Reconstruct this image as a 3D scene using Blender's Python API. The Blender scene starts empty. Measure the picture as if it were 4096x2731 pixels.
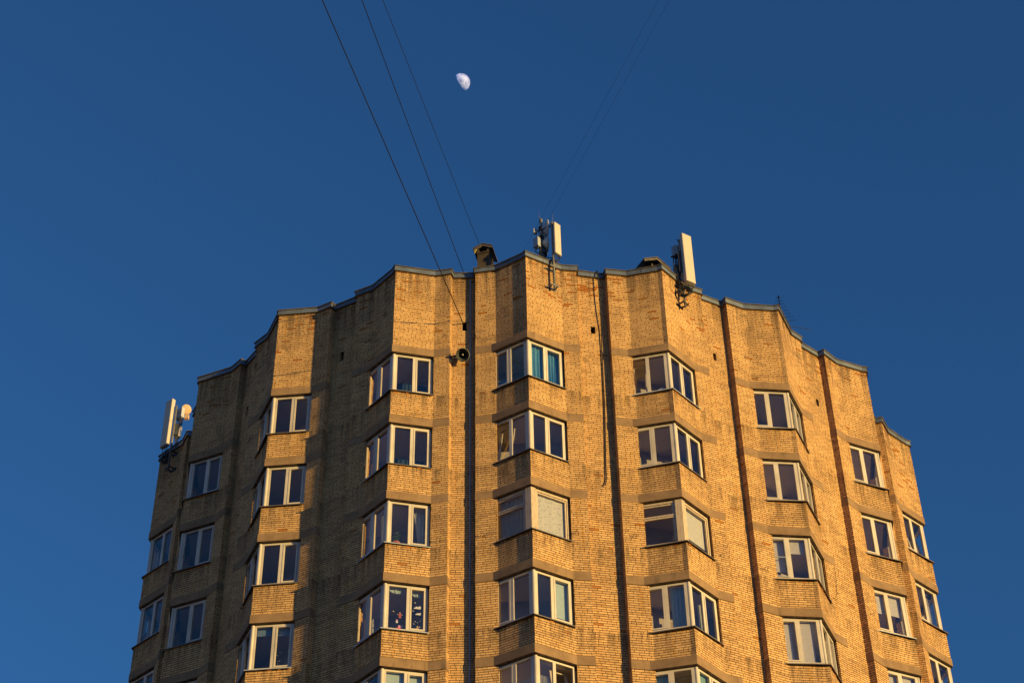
import bpy, math, random
from math import sin, cos, radians as RAD, pi
from mathutils import Vector, Matrix
S = bpy.context.scene
COL = S.collection
rnd = random.Random(7)

# ------------------------------------------------------------------ camera and tower measurements (metres)
CAMH = 1.6
F_PX, PITCH, ROLL, YAW, CX, CY = 7739.68, 0.736287, 0.0090739, -0.0222526, -69.108, 96.121
YC = 55.949                        # horizontal distance of the tower's axis
ZB = 39.6807 + CAMH                # top of the uppermost concrete band
DTH, TH4 = pi / 10, 0.0105565      # twenty bays round the plan
DB = [-0.0066, 0.0073, 0.0097, 0.0079, -0.0079, -0.0066, -0.0071, 0.0006, 0.0038]
DR = [-0.2204, -0.0685, 0.0885, 0.1098, -0.0034, -0.0406, -0.0583, 0.0425, 0.0638]
H = 2.8
LV = [0, -0.016, 0.001, 0.035, -0.031]
pA, pL, pC, pR, pB = (-1.5798, 13.0476), (-1.0836, 13.1203), (0.0, 13.7409), (1.1034, 13.0921), (1.5948, 13.0300)
R_REC = 12.82                      # wall between the bays
BAND_H, SILL, FR_OFF = 0.285, 1.84, 0.10
SUN_AZ, SUN_EL = 56.1, 5.0
FIRST, LAST, NLEV = -1, 9, 5       # bays / storeys whose windows are built one by one

def zlev(j): return ZB - H * j - (LV[j] if j < len(LV) else 0.0)
def bay_th(b): return TH4 + (b - 4) * DTH + (DB[b] if b in range(9) else 0)
def l2w(b, s, r):
    if b == int(b):
        b = int(b); th = bay_th(b); r += DR[b] if b in range(9) else 0
    else: th = TH4 + (b - 4) * DTH
    return Vector((r * sin(th) + s * cos(th), YC - r * cos(th) + s * sin(th)))
def loc3(b, s, r, zrel): return Vector((*l2w(b, s, r), ZB + zrel))

# ------------------------------------------------------------------ mesh builder
class MB:
    def __init__(s): s.v = []; s.f = []; s.m = []; s.uv = []
    def poly(s, pts, mat=0, uv=None):
        n = len(s.v); s.v += [tuple(p) for p in pts]; s.f.append(list(range(n, n + len(pts)))); s.m.append(mat)
        s.uv.append(uv or [(0, 0)] * len(pts))
    def wall(s, a, b, z0, z1, u0=0, mat=0):
        L = (Vector(b[:2]) - Vector(a[:2])).length
        s.poly([(a[0], a[1], z0), (b[0], b[1], z0), (b[0], b[1], z1), (a[0], a[1], z1)], mat, [(u0, z0), (u0 + L, z0), (u0 + L, z1), (u0, z1)])
        return L
    def box(s, o, ax, ay, az, mat=0):
        o, ax, ay, az = Vector(o), Vector(ax), Vector(ay), Vector(az)
        c = [o, o + ax, o + ax + ay, o + ay]; d = [p + az for p in c]
        q = [[c[3], c[2], c[1], c[0]], d] + [[c[i], c[(i + 1) % 4], d[(i + 1) % 4], d[i]] for i in range(4)]
        if ax.cross(ay).dot(az) < 0: q = [list(reversed(k)) for k in q]
        lu, lw = max(ax.length, ay.length), az.length
        for k in q: s.poly(k, mat, [(0, 0), (lu, 0), (lu, lw), (0, lw)])
    def cbox(s, c, ax, ay, az, mat=0):
        ax, ay, az = Vector(ax), Vector(ay), Vector(az)
        s.box(Vector(c) - (ax + ay + az) / 2, ax, ay, az, mat)
    def tube(s, pts, r, n=8, mat=0, cap=True):
        pts = [Vector(p) for p in pts]; rs = r if isinstance(r, (list, tuple)) else [r] * len(pts)
        rings = []; ref = None
        for i, p in enumerate(pts):
            t = (pts[min(i + 1, len(pts) - 1)] - pts[max(i - 1, 0)]).normalized()
            if ref is None: ref = t.orthogonal().normalized()
            ref = (ref - t * ref.dot(t)).normalized(); o = t.cross(ref)
            rings.append([p + (ref * cos(2 * pi * k / n) + o * sin(2 * pi * k / n)) * rs[i] for k in range(n)])
        base = len(s.v)
        for rg in rings: s.v += [tuple(q) for q in rg]
        for i in range(len(rings) - 1):
            for k in range(n):
                a = base + i * n + k; b2 = base + i * n + (k + 1) % n
                s.f.append([a, b2, b2 + n, a + n]); s.m.append(mat); s.uv.append([(0, 0)] * 4)
        if cap:
            s.f.append([base + k for k in reversed(range(n))]); s.m.append(mat); s.uv.append([(0, 0)] * n)
            e = base + (len(rings) - 1) * n
            s.f.append([e + k for k in range(n)]); s.m.append(mat); s.uv.append([(0, 0)] * n)
    def lathe(s, c, axis, prof, n=24, mat=0):
        """prof: (distance along axis, radius) pairs"""
        c = Vector(c); t = Vector(axis).normalized(); a = t.orthogonal().normalized(); o = t.cross(a)
        base = len(s.v)
        for d, r in prof:
            s.v += [tuple(c + t * d + (a * cos(2 * pi * k / n) + o * sin(2 * pi * k / n)) * r) for k in range(n)]
        for i in range(len(prof) - 1):
            for k in range(n):
                p = base + i * n + k; q = base + i * n + (k + 1) % n
                s.f.append([p, q, q + n, p + n]); s.m.append(mat); s.uv.append([(0, 0)] * 4)
    def sphere(s, c, r, n=10, mat=0, sq=(1, 1, 1)):
        prof = [(-cos(pi * i / n), sin(pi * i / n)) for i in range(n + 1)]
        base = len(s.v)
        for d, q in prof:
            s.v += [(c[0] + q * cos(2 * pi * k / n) * r * sq[0], c[1] + q * sin(2 * pi * k / n) * r * sq[1], c[2] + d * r * sq[2]) for k in range(n)]
        for i in range(n):
            for k in range(n):
                p = base + i * n + k; q = base + i * n + (k + 1) % n
                s.f.append([p, q, q + n, p + n]); s.m.append(mat); s.uv.append([(0, 0)] * 4)

def wloc(o):
    p = Vector((0, 0, 0))
    while o: p = p + o.location; o = o.parent
    return p
def build(mb, name, mats, parent=None, smooth=False, origin=None, bevel=0):
    mats = mats if isinstance(mats, (list, tuple)) else [mats]
    if parent is not None: base = wloc(parent)
    else:
        if origin is None:
            xs, ys, zs = zip(*mb.v); origin = ((min(xs) + max(xs)) / 2, (min(ys) + max(ys)) / 2, min(zs))
        base = Vector(origin)
    me = bpy.data.meshes.new(name)
    me.from_pydata([tuple(Vector(p) - base) for p in mb.v], [], mb.f)
    for m in mats: me.materials.append(m)
    me.polygons.foreach_set('material_index', mb.m)
    ul = me.uv_layers.new(name='UVMap')
    ul.data.foreach_set('uv', [c for f in mb.uv for p in f for c in p])
    if smooth: me.polygons.foreach_set('use_smooth', [True] * len(mb.f))
    me.update()
    o = bpy.data.objects.new(name, me); COL.objects.link(o)
    if parent is not None: o.parent = parent
    else: o.location = base
    if bevel:
        bv = o.modifiers.new('bevel', 'BEVEL'); bv.width = bevel; bv.segments = 2; bv.limit_method = 'ANGLE'
    return o
def tag(o, label, cat, group=None, kind=None):
    if label: o['label'] = label
    if cat: o['category'] = cat
    if group: o['group'] = group
    if kind: o['kind'] = kind
    return o
def thing(name, loc, label, cat, group=None):
    o = bpy.data.objects.new(name, None); COL.objects.link(o); o.location = loc; o.empty_display_size = 0.2
    return tag(o, label, cat, group)

# ------------------------------------------------------------------ materials
class NT:
    def __init__(s, name):
        s.mat = bpy.data.materials.new(name); s.mat.use_nodes = True
        s.t = s.mat.node_tree; s.n = s.t.nodes; s.b = s.n['Principled BSDF']; s.out = s.n['Material Output']
    def new(s, t, **kw):
        n = s.n.new(t)
        for k, v in kw.items(): setattr(n, k, v)
        return n
    def link(s, a, b): s.t.links.new(a, b)
    def sock(s, i, v):
        if hasattr(v, 'node'): s.link(v, i)
        else: i.default_value = v
    def math(s, op, a, b=None, c=None):
        n = s.new('ShaderNodeMath', operation=op); s.sock(n.inputs[0], a)
        if b is not None: s.sock(n.inputs[1], b)
        if c is not None: s.sock(n.inputs[2], c)
        return n.outputs[0]
    def mix(s, fac, a, b, blend='MIX'):
        n = s.new('ShaderNodeMix', data_type='RGBA', blend_type=blend); s.sock(n.inputs[0], fac)
        for i, v in ((6, a), (7, b)):
            s.sock(n.inputs[i], v if hasattr(v, 'node') else (*v, 1))
        return n.outputs[2]
    def noise(s, vec, scale, detail=4, rough=.55, dims='3D'):
        n = s.new('ShaderNodeTexNoise', noise_dimensions=dims); n.inputs['Scale'].default_value = scale
        n.inputs['Detail'].default_value = detail; n.inputs['Roughness'].default_value = rough
        if vec is not None: s.link(vec, n.inputs['Vector'])
        return n.outputs[0]
    def ramp(s, v, lo, hi, a=0., b=1.):
        n = s.new('ShaderNodeMapRange', clamp=True); s.sock(n.inputs[0], v)
        for i, k in enumerate((lo, hi, a, b)): n.inputs[i + 1].default_value = k
        return n.outputs[0]
    def white(s, x, y):
        c = s.new('ShaderNodeCombineXYZ'); s.sock(c.inputs[0], x); s.sock(c.inputs[1], y)
        w = s.new('ShaderNodeTexWhiteNoise', noise_dimensions='2D'); s.link(c.outputs[0], w.inputs['Vector']); return w.outputs[0]
    def bump(s, h, strength=.3, dist=.01):
        n = s.new('ShaderNodeBump'); n.inputs['Strength'].default_value = strength; n.inputs['Distance'].default_value = dist
        s.link(h, n.inputs['Height']); s.link(n.outputs[0], s.b.inputs['Normal'])
    def done(s, color=None, rough=.8, metal=0., spec=.3):
        if color is not None: s.sock(s.b.inputs['Base Color'], color if hasattr(color, 'node') else (*color, 1))
        s.sock(s.b.inputs['Roughness'], rough); s.b.inputs['Metallic'].default_value = metal
        s.b.inputs['Specular IOR Level'].default_value = spec
        return s.mat

def tone(c): return tuple(min(.85, x * k) for x, k in zip(c, (1.30, 1.40, 1.80)))   # rescales base colours to keep their lit look under the weaker, yellower sun
def plain(name, col, rough=.6, metal=0., spec=.35, var=.12, scale=6.):
    col = tone(col)
    k = NT(name); g = k.new('ShaderNodeNewGeometry').outputs['Position']
    n = k.noise(g, scale, 5); f = k.ramp(n, .3, .7, 1 - var, 1 + var)
    c = k.mix(1., col, (1, 1, 1), 'MULTIPLY'); mm = k.new('ShaderNodeVectorMath', operation='SCALE')
    k.link(c, mm.inputs[0]); k.link(f, mm.inputs['Scale'])
    return k.done(mm.outputs[0], rough, metal, spec)

def brick_material():
    k = NT('pale_brick')
    uv = k.new('ShaderNodeUVMap').outputs[0]; pos = k.new('ShaderNodeNewGeometry').outputs['Position']
    # hand-laid unevenness
    wob = k.new('ShaderNodeTexNoise'); wob.inputs['Scale'].default_value = 9; wob.inputs['Detail'].default_value = 3; k.link(pos, wob.inputs['Vector'])
    wo = k.new('ShaderNodeVectorMath', operation='MULTIPLY_ADD'); k.link(wob.outputs[1], wo.inputs[0])
    wo.inputs[1].default_value = (.018, .012, 0); k.link(uv, wo.inputs[2])
    sp = k.new('ShaderNodeSeparateXYZ'); k.link(wo.outputs[0], sp.inputs[0]); u, v = sp.outputs[0], sp.outputs[1]
    BH, BW = .0757, .262
    vr = k.math('DIVIDE', v, BH); row = k.math('FLOOR', vr); fv = k.math('SUBTRACT', vr, row)
    rr = k.white(row, 3.7)
    off = k.math('MULTIPLY_ADD', k.math('MODULO', row, 2.), .5, k.math('MULTIPLY', rr, .34))
    ur = k.math('ADD', k.math('DIVIDE', u, BW), off); col = k.math('FLOOR', ur); fu = k.math('SUBTRACT', ur, col)
    rb = k.white(col, row); rb2 = k.white(k.math('ADD', col, 91.3), row); rb3 = k.white(col, k.math('ADD', row, 57.1))
    # joints: bed, perpend, and the middle perpend of the pairs laid as headers
    jv = k.math('ABSOLUTE', k.math('SUBTRACT', fv, .5)); jv = k.ramp(jv, .355, .42)
    ju = k.math('ABSOLUTE', k.math('SUBTRACT', fu, .5)); ju = k.ramp(ju, .468, .484)
    head = k.math('GREATER_THAN', rb2, .8)
    jm = k.math('MULTIPLY', k.ramp(k.math('ABSOLUTE', k.math('SUBTRACT', fu, .5)), .012, .026, 1, 0), head)
    joint = k.math('MAXIMUM', jv, k.math('MAXIMUM', ju, jm))
    # brick colours
    t = k.ramp(rb, 0, 1)
    c = k.mix(t, (.63, .360, .170), (.74, .450, .225))
    dark = k.math('GREATER_THAN', rb3, .86); c = k.mix(k.math('MULTIPLY', dark, .42), c, (.33, .19, .10))
    fine = k.noise(pos, 38, 4, .7); c = k.mix(k.ramp(fine, .52, .75, 0, .5), c, (.32, .185, .10))
    # bricks that lost their pale face and show red clay: mostly high on the parapet
    z = k.new('ShaderNodeSeparateXYZ'); k.link(pos, z.inputs[0])
    zone = k.noise(pos, .55, 2); high = k.ramp(z.outputs[2], ZB + .6, ZB + 2.9, .007, .115)
    thr = k.math('MULTIPLY', high, k.ramp(zone, .42, .68, .15, 1.5))
    red = k.math('LESS_THAN', k.white(k.math('ADD', col, 13.), k.math('ADD', row, 5.)), thr)
    chip = k.math('MULTIPLY', k.math('GREATER_THAN', k.noise(pos, 13, 4, .6), .72), k.ramp(zone, .45, .6))
    c = k.mix(k.math('MAXIMUM', red, k.math('MULTIPLY', chip, .7)), c, (.43, .155, .035))
    # soot and rain streaks
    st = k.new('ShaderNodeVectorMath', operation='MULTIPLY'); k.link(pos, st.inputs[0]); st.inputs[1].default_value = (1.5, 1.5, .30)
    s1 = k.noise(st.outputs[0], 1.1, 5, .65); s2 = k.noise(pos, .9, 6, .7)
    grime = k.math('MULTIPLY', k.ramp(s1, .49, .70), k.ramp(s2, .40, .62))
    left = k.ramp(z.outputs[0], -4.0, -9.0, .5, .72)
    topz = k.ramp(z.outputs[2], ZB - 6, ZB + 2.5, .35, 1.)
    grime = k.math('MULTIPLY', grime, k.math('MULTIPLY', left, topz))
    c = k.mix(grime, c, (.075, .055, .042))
    # rain streaks under the sills and below the parapet, and a few ochre runs
    sv = k.new('ShaderNodeVectorMath', operation='MULTIPLY'); k.link(pos, sv.inputs[0]); sv.inputs[1].default_value = (5.5, 5.5, .22)
    s3 = k.noise(sv.outputs[0], 1.2, 4, .6)
    dz = k.math('MODULO', k.math('ADD', k.math('SUBTRACT', ZB - 1.87, z.outputs[2]), 28.), 2.8)
    under = k.math('MULTIPLY', k.ramp(dz, .0, .85, 1, 0), k.math('LESS_THAN', z.outputs[2], ZB - 1.8))
    par = k.ramp(z.outputs[2], ZB + 1.5, ZB + 3.1)
    streak = k.math('MULTIPLY', k.ramp(s3, .45, .60), k.math('MAXIMUM', k.math('MULTIPLY', under, .75), k.math('MULTIPLY', par, .85)))
    c = k.mix(streak, c, (.135, .085, .052))
    blot = k.math('MULTIPLY', k.ramp(k.noise(pos, 1.9, 5, .7), .58, .72), k.ramp(z.outputs[2], ZB - 9, ZB + 1, .45, .8))
    c = k.mix(blot, c, (.16, .105, .065))
    s4 = k.noise(sv.outputs[0], 1.9, 3, .5)
    c = k.mix(k.math('MULTIPLY', k.ramp(s4, .60, .70), .55), c, (.52, .24, .04))
    # whole courses a shade darker or paler, patches repointed
    c = k.mix(k.ramp(k.white(row, 8.8), .75, 1., 0, .28), c, (.34, .20, .11))
    # weathering in patches of half a metre to two metres
    pv = k.math('MULTIPLY_ADD', k.noise(pos, .8, 3), .5, k.math('MULTIPLY', k.noise(pos, 2.6, 4, .65), .5))
    c = k.mix(k.ramp(pv, .47, .60, 0, .38), c, (.30, .175, .10))
    mort = k.mix(k.noise(pos, 20, 3), (.035, .021, .012), (.065, .040, .024))
    c = k.mix(joint, c, mort)
    h = k.math('MULTIPLY_ADD', joint, -1., k.math('MULTIPLY_ADD', rb, .35, k.math('MULTIPLY', fine, .35)))
    h = k.math('ADD', h, k.math('MULTIPLY', k.noise(pos, 55, 3, .6), .9))
    k.bump(h, .9, .012)
    return k.done(c, .9, 0, .15)

def concrete_material():
    k = NT('concrete'); pos = k.new('ShaderNodeNewGeometry').outputs['Position']
    c = k.mix(k.ramp(k.noise(pos, 2.2, 6, .65), .35, .68), (.225, .14, .088), (.325, .205, .128))
    sp = k.noise(pos, 55, 3, .7); c = k.mix(k.ramp(sp, .62, .75, 0, .7), c, (.11, .075, .06))
    st = k.new('ShaderNodeVectorMath', operation='MULTIPLY'); k.link(pos, st.inputs[0]); st.inputs[1].default_value = (3, 3, .5)
    c = k.mix(k.ramp(k.noise(st.outputs[0], 2., 4), .58, .78, 0, .6), c, (.10, .068, .05))
    k.bump(k.noise(pos, 40, 5, .7), .4, .008)
    return k.done(c, .92, 0, .15)

def glass_material(name, tint, refl=1.0, veil=0.):
    k = NT(name); k.n.remove(k.b)
    tr = k.new('ShaderNodeBsdfTransparent'); tr.inputs[0].default_value = (*tint, 1)
    gl = k.new('ShaderNodeBsdfGlossy'); gl.inputs['Roughness'].default_value = .015
    nz = k.new('ShaderNodeTexNoise'); nz.inputs['Scale'].default_value = 1.3
    k.link(k.new('ShaderNodeNewGeometry').outputs['Position'], nz.inputs['Vector'])
    bp = k.new('ShaderNodeBump'); bp.inputs['Strength'].default_value = .05; bp.inputs['Distance'].default_value = .02
    k.link(nz.outputs[0], bp.inputs['Height']); k.link(bp.outputs[0], gl.inputs['Normal'])
    geo = k.new('ShaderNodeNewGeometry'); dt = k.new('ShaderNodeVectorMath', operation='DOT_PRODUCT')
    k.link(geo.outputs['Incoming'], dt.inputs[0]); k.link(geo.outputs['Normal'], dt.inputs[1])
    ic = k.math('SUBTRACT', 1., k.math('ABSOLUTE', dt.outputs['Value']))     # Schlick, the same from both sides of the pane
    f = k.math('MULTIPLY', k.math('MULTIPLY_ADD', k.math('POWER', ic, 5.), .88, .12), refl)
    m = k.new('ShaderNodeMixShader'); k.link(f, m.inputs[0]); k.link(tr.outputs[0], m.inputs[1]); k.link(gl.outputs[0], m.inputs[2])
    k.link(m.outputs[0], k.out.inputs[0]); return k.mat

def cloth_material(name, col, trans=.3, pattern=None, alpha=1.):
    col = tone(col); pattern = (pattern[0], tone(pattern[1]), pattern[2]) if pattern else None
    k = NT(name); pos = k.new('ShaderNodeNewGeometry').outputs['Position']; uv = k.new('ShaderNodeUVMap').outputs[0]
    c = k.mix(k.ramp(k.noise(pos, 12, 3), .3, .7), tuple(x * .88 for x in col), col)
    if pattern:
        vo = k.new('ShaderNodeTexVoronoi', feature='F1'); vo.inputs['Scale'].default_value = pattern[0]; k.link(uv, vo.inputs['Vector'])
        ns = k.noise(uv, pattern[0] * 3.5, 3)
        c = k.mix(k.math('MULTIPLY', k.ramp(k.math('ADD', vo.outputs[0], k.math('MULTIPLY', ns, .4)), .42, .5, 1, 0), pattern[2]), c, pattern[1])
    k.done(c, .9, 0, .1)
    tl = k.new('ShaderNodeBsdfTranslucent'); k.link(c, tl.inputs[0])
    m = k.new('ShaderNodeMixShader'); m.inputs[0].default_value = trans; k.link(k.b.outputs[0], m.inputs[1]); k.link(tl.outputs[0], m.inputs[2])
    last = m
    if alpha < 1:
        tp = k.new('ShaderNodeBsdfTransparent'); m2 = k.new('ShaderNodeMixShader'); m2.inputs[0].default_value = alpha
        k.link(tp.outputs[0], m2.inputs[1]); k.link(m.outputs[0], m2.inputs[2]); last = m2
    k.link(last.outputs[0], k.out.inputs[0]); return k.mat

def wood_paint():
    k = NT('weathered_cream_paint'); pos = k.new('ShaderNodeNewGeometry').outputs['Position']
    st = k.new('ShaderNodeVectorMath', operation='MULTIPLY'); k.link(pos, st.inputs[0]); st.inputs[1].default_value = (9, 9, 1.3)
    c = k.mix(k.ramp(k.noise(st.outputs[0], 4, 6, .7), .5, .72), (.52, .41, .34), (.22, .15, .11))
    return k.done(c, .8, 0, .2)

M = dict(
    brick=brick_material(), concrete=concrete_material(),
    metal=plain('zinc_flashing', (.10, .107, .112), .42, .25, .5, .32, 2.6),
    rust=plain('dark_flashing_edge', (.10, .075, .05), .7, 0, .3, .4, 5),
    sill=plain('brown_metal_sill', (.115, .085, .06), .45, 0, .5, .3, 4),
    greysill=plain('grey_metal_sill', (.30, .29, .27), .4, 0, .5, .2, 4),
    pvc=plain('white_upvc', (.43, .345, .245), .4, 0, .5, .18, 1.3),
    wood=wood_paint(), gasket=plain('black_gasket', (.03, .03, .03), .7),
    glass=glass_material('window_glass', (.90, .885, .87), 1.15), oldglass=glass_material('old_window_glass', (.90, .90, .86), .8),
    ceil=plain('room_ceiling', (.52, .42, .33), .9, 0, .1, .06, 1), room_a=plain('room_wall_blue', (.32, .27, .25), .9, 0, .1, .1, 2),
    room_b=plain('room_wall_cream', (.50, .40, .29), .9, 0, .1, .08, 2), room_c=plain('room_wall_brown', (.28, .21, .15), .9, 0, .1, .1, 2),
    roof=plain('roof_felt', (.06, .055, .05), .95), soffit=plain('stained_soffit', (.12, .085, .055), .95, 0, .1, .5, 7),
    pipe=plain('painted_blue_grey_pipe', (.13, .155, .175), .45, 0, .5, .2, 3), black=plain('black_cable', (.012, .012, .012), .55),
    galv=plain('galvanised_steel', (.125, .11, .09), .6, .2, .4, .3, 9), panel=plain('antenna_cream_plastic', (.43, .33, .225), .5, 0, .4, .06, 2),
    cap=plain('antenna_end_cap', (.42, .33, .24), .6, 0, .3, .1, 6), grey=plain('equipment_grey', (.25, .245, .23), .5, 0, .4, .08, 5), darkmetal=plain('dark_steel', (.035, .034, .034), .6, .2, .4, .3, 8),
    horn_in=plain('horn_throat_shade', (.03, .03, .025), .8), horn=plain('horn_cream_paint', (.24, .22, .165), .5, 0, .4, .1, 5), brass=plain('horn_driver_brass', (.30, .22, .10), .4, .6),
    tin=plain('tin_sheet', (.13, .11, .085), .35, .6, .5, .2, 4), render=plain('brown_render_in_shade', (.062, .043, .026), .95, 0, .1, .2, 5),
    yellow=plain('yellow_paint', (.45, .33, .06), .8), iron=plain('rusty_iron', (.05, .03, .02), .8),
    wire=plain('black_wire', (.006, .006, .008), .7), hole=plain('dark_vent', (.01, .01, .01), 1.),
    dish=plain('dish_white', (.33, .31, .28), .5, 0, .4, .05, 3), drum=plain('dish_radome', (.45, .28, .15), .6, 0, .3, .04, 3),
    foam=plain('orange_foam', (.38, .13, .03), .9, 0, .1, .3, 20),
    teal=cloth_material('teal_curtain', (.11, .33, .85), .35, (26, (.36, .5, .85), .6)),
    sheer=cloth_material('sheer_curtain', (.55, .54, .52), .5, None, .6),
    white=cloth_material('white_curtain', (.62, .60, .55), .4), lace=cloth_material('lace_curtain', (.60, .57, .52), .45, (22, (.22, .2, .2), .7), .75),
    floral=cloth_material('floral_curtain', (.60, .54, .47), .3, (14, (.22, .22, .23), .75)),
    blue=cloth_material('pale_blue_curtain', (.028, .055, .085), .3), greyblue=cloth_material('grey_blue_curtain', (.27, .38, .45), .35),
    gold=cloth_material('gold_curtain', (.55, .40, .16), .4), blind=cloth_material('pale_blind', (.58, .52, .44), .3),
    bluegreen=cloth_material('green_blind', (.24, .40, .33), .3), paleteal=cloth_material('pale_teal_blind', (.46, .54, .56), .3),
    clay=plain('terracotta', (.42, .12, .06), .8), leaf=plain('leaf_green', (.10, .15, .05), .6, 0, .3, .3, 30),
    toyred=plain('red_plastic', (.55, .03, .05), .4), toypink=plain('pink_plastic', (.75, .35, .42), .5), toygreen=plain('lime_plastic', (.35, .5, .03), .4),
    paper=plain('white_paper', (.55, .5, .42), .9), ginger=plain('brown_felt', (.35, .09, .04), .9), star=plain('yellow_card', (.7, .5, .08), .8),
    bag=plain('clear_bag', (.55, .5, .42), .3), card=plain('cardboard', (.40, .26, .13), .9),
)
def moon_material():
    k = NT('moon_surface_airlight'); tc = k.new('ShaderNodeTexCoord').outputs['Object']
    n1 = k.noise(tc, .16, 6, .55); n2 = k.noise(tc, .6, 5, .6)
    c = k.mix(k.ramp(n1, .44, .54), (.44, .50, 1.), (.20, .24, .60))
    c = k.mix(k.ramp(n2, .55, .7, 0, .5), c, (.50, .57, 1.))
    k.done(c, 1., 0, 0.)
    k.sock(k.b.inputs['Emission Color'], k.mix(.22, (.022, .12, .31), c)); k.b.inputs['Emission Strength'].default_value = .5  # airlight painted as a sky-blue glow; the dim edge fades into the sky
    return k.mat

# ------------------------------------------------------------------ 2-D helpers
def isect(p, d, q, e):
    x = d[0] * e[1] - d[1] * e[0]; w = (q[0] - p[0], q[1] - p[1]); t = (w[0] * e[1] - w[1] * e[0]) / x
    return (p[0] + d[0] * t, p[1] + d[1] * t)
def line(p, q, off):
    """line p->q moved inward by off (local frame, outward = left of walking direction is -x... outward has larger r)"""
    d = Vector((q[0] - p[0], q[1] - p[1])).normalized(); n = Vector((-d[1], d[0]))
    return (p[0] - n[0] * off, p[1] - n[1] * off), d, n
BO, LO = .012, .062
a0, aD, _ = line(pA, pL, BO); l0, lD, lN = line(pL, pC, LO); r0, rD, rN = line(pC, pR, BO); b0, bD, _ = line(pR, pB, BO)
qA = isect(a0, aD, (pA[0] + BO, 0), (0, 1)); qL = isect(a0, aD, l0, lD)
qC = (r0[0] + rD[0] * .02, r0[1] + rD[1] * .02); _dc = (qC[0] - l0[0]) * lN[0] + (qC[1] - l0[1]) * lN[1]; _ac = math.sqrt(.145 ** 2 - _dc ** 2)   # squint-laid corner bricks
qC2 = (qC[0] - lN[0] * _dc - lD[0] * _ac, qC[1] - lN[1] * _dc - lD[1] * _ac); qR = isect(r0, rD, b0, bD); qB = isect(b0, bD, (pB[0] - BO, 0), (0, 1))
qAi, qBi = (qA[0], R_REC), (qB[0], R_REC)
BRICK = [qAi, qA, qL, qC2, qC, qR, qB, qBi]
BANDP = [(pA[0], R_REC + .002), pA, pL, pC, pR, pB, (pB[0], R_REC + .002)]
def band_inner(o=.30):
    a, d1, _ = line(pA, pL, o); l, d2, _ = line(pL, pC, o); r, d3, _ = line(pC, pR, o); b_, d4, _ = line(pR, pB, o)
    return [isect(a, d1, l, d2), isect(l, d2, r, d3), isect(r, d3, b_, d4)]

class Face:
    """one glazed face of a bay: u along it, d inward from the band's face, z absolute"""
    def __init__(s, b, side):
        q0, q1 = (pL, pC) if side == 'L' else (pC, pR)
        s.a = l2w(b, *q0); c = l2w(b, *q1); s.len = (c - s.a).length; s.t = (c - s.a).normalized(); s.n = Vector((s.t[1], -s.t[0]))
    def p(s, u, d, z): q = s.a + s.t * u - s.n * d; return Vector((q[0], q[1], z))
    def box(s, mb, u0, u1, d0, d1, z0, z1, mat=0):
        mb.box(s.p(u0, d1, z0), (s.t * (u1 - u0)).to_3d(), (s.n * (d1 - d0)).to_3d(), (0, 0, z1 - z0), mat)

# ------------------------------------------------------------------ the tower
TOWER = thing('apartment_tower', (0, YC, 0), 'tall round tower block of pale brick with folded window bays under a clear sky', 'building')
LEVELS = int((ZB - .6) / H)
for b in range(-6, 14):
    mb = MB(); P = [l2w(b, *q) for q in BRICK]; u = 40 + (b * 7.31) % 11
    top = ZB + 3.13
    u += mb.wall(P[0], P[1], 0, top, u); u += mb.wall(P[1], P[2], 0, top, u)
    us = u
    L = [(P[2], P[3]), (P[3], P[4]), (P[4], P[5])]
    rng = [(ZB - .1, top)] + [(zlev(j + 1) - .1, zlev(j) - SILL) for j in range(LEVELS)]
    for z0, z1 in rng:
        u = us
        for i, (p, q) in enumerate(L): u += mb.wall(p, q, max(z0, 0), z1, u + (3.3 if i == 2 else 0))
    u += 1.7
    u += mb.wall(P[5], P[6], 0, top, u); u += mb.wall(P[6], P[7], 0, top, u)
    # window reveals and wall heads under the sills
    for j in range(LEVELS):
        z0, z1 = zlev(j) - SILL, zlev(j) - BAND_H - .001
        i2, i5 = l2w(b, qL[0] + .03, qL[1] - .3), l2w(b, qR[0] - .03, qR[1] - .3)
        mb.wall(P[2], i2, z0, z1, 3.1); mb.wall(i5, P[5], z0, z1, 5.7)
        ic = l2w(b, 0, pC[1] - .45)
        mb.poly([(*P[2], z0), (*P[3], z0), (*P[4], z0), (*P[5], z0), (*i5, z0), (*ic, z0), (*i2, z0)], 0)
    bay = build(mb, 'brick_bay', M['brick'], TOWER)
    # concrete bands
    bi = band_inner()
    for j in range(LEVELS):
        m = MB(); z1 = zlev(j); z0 = z1 - BAND_H
        O = [l2w(b, *q) for q in BANDP]; I = [l2w(b, *q) for q in bi]
        for i in range(6): m.wall(O[i], O[i + 1], z0, z1)
        # small lip along the lower edge, soffit, top
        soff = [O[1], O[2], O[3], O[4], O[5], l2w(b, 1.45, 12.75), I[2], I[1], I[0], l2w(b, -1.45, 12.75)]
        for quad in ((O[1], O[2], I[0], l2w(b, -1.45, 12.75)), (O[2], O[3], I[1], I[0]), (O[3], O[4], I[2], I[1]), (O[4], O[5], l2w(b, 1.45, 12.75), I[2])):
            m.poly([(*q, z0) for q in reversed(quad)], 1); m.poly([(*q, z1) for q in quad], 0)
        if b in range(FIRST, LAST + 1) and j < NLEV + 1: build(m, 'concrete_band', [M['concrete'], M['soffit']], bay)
        else:
            if 'rest' not in globals(): rest = MB()
            n = len(rest.v); rest.v += m.v; rest.f += [[i + n for i in f] for f in m.f]; rest.m += m.m; rest.uv += m.uv
o = build(rest, 'lower_concrete_band', [M['concrete'], M['soffit']], TOWER); o['kind'] = 'stuff'

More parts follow.
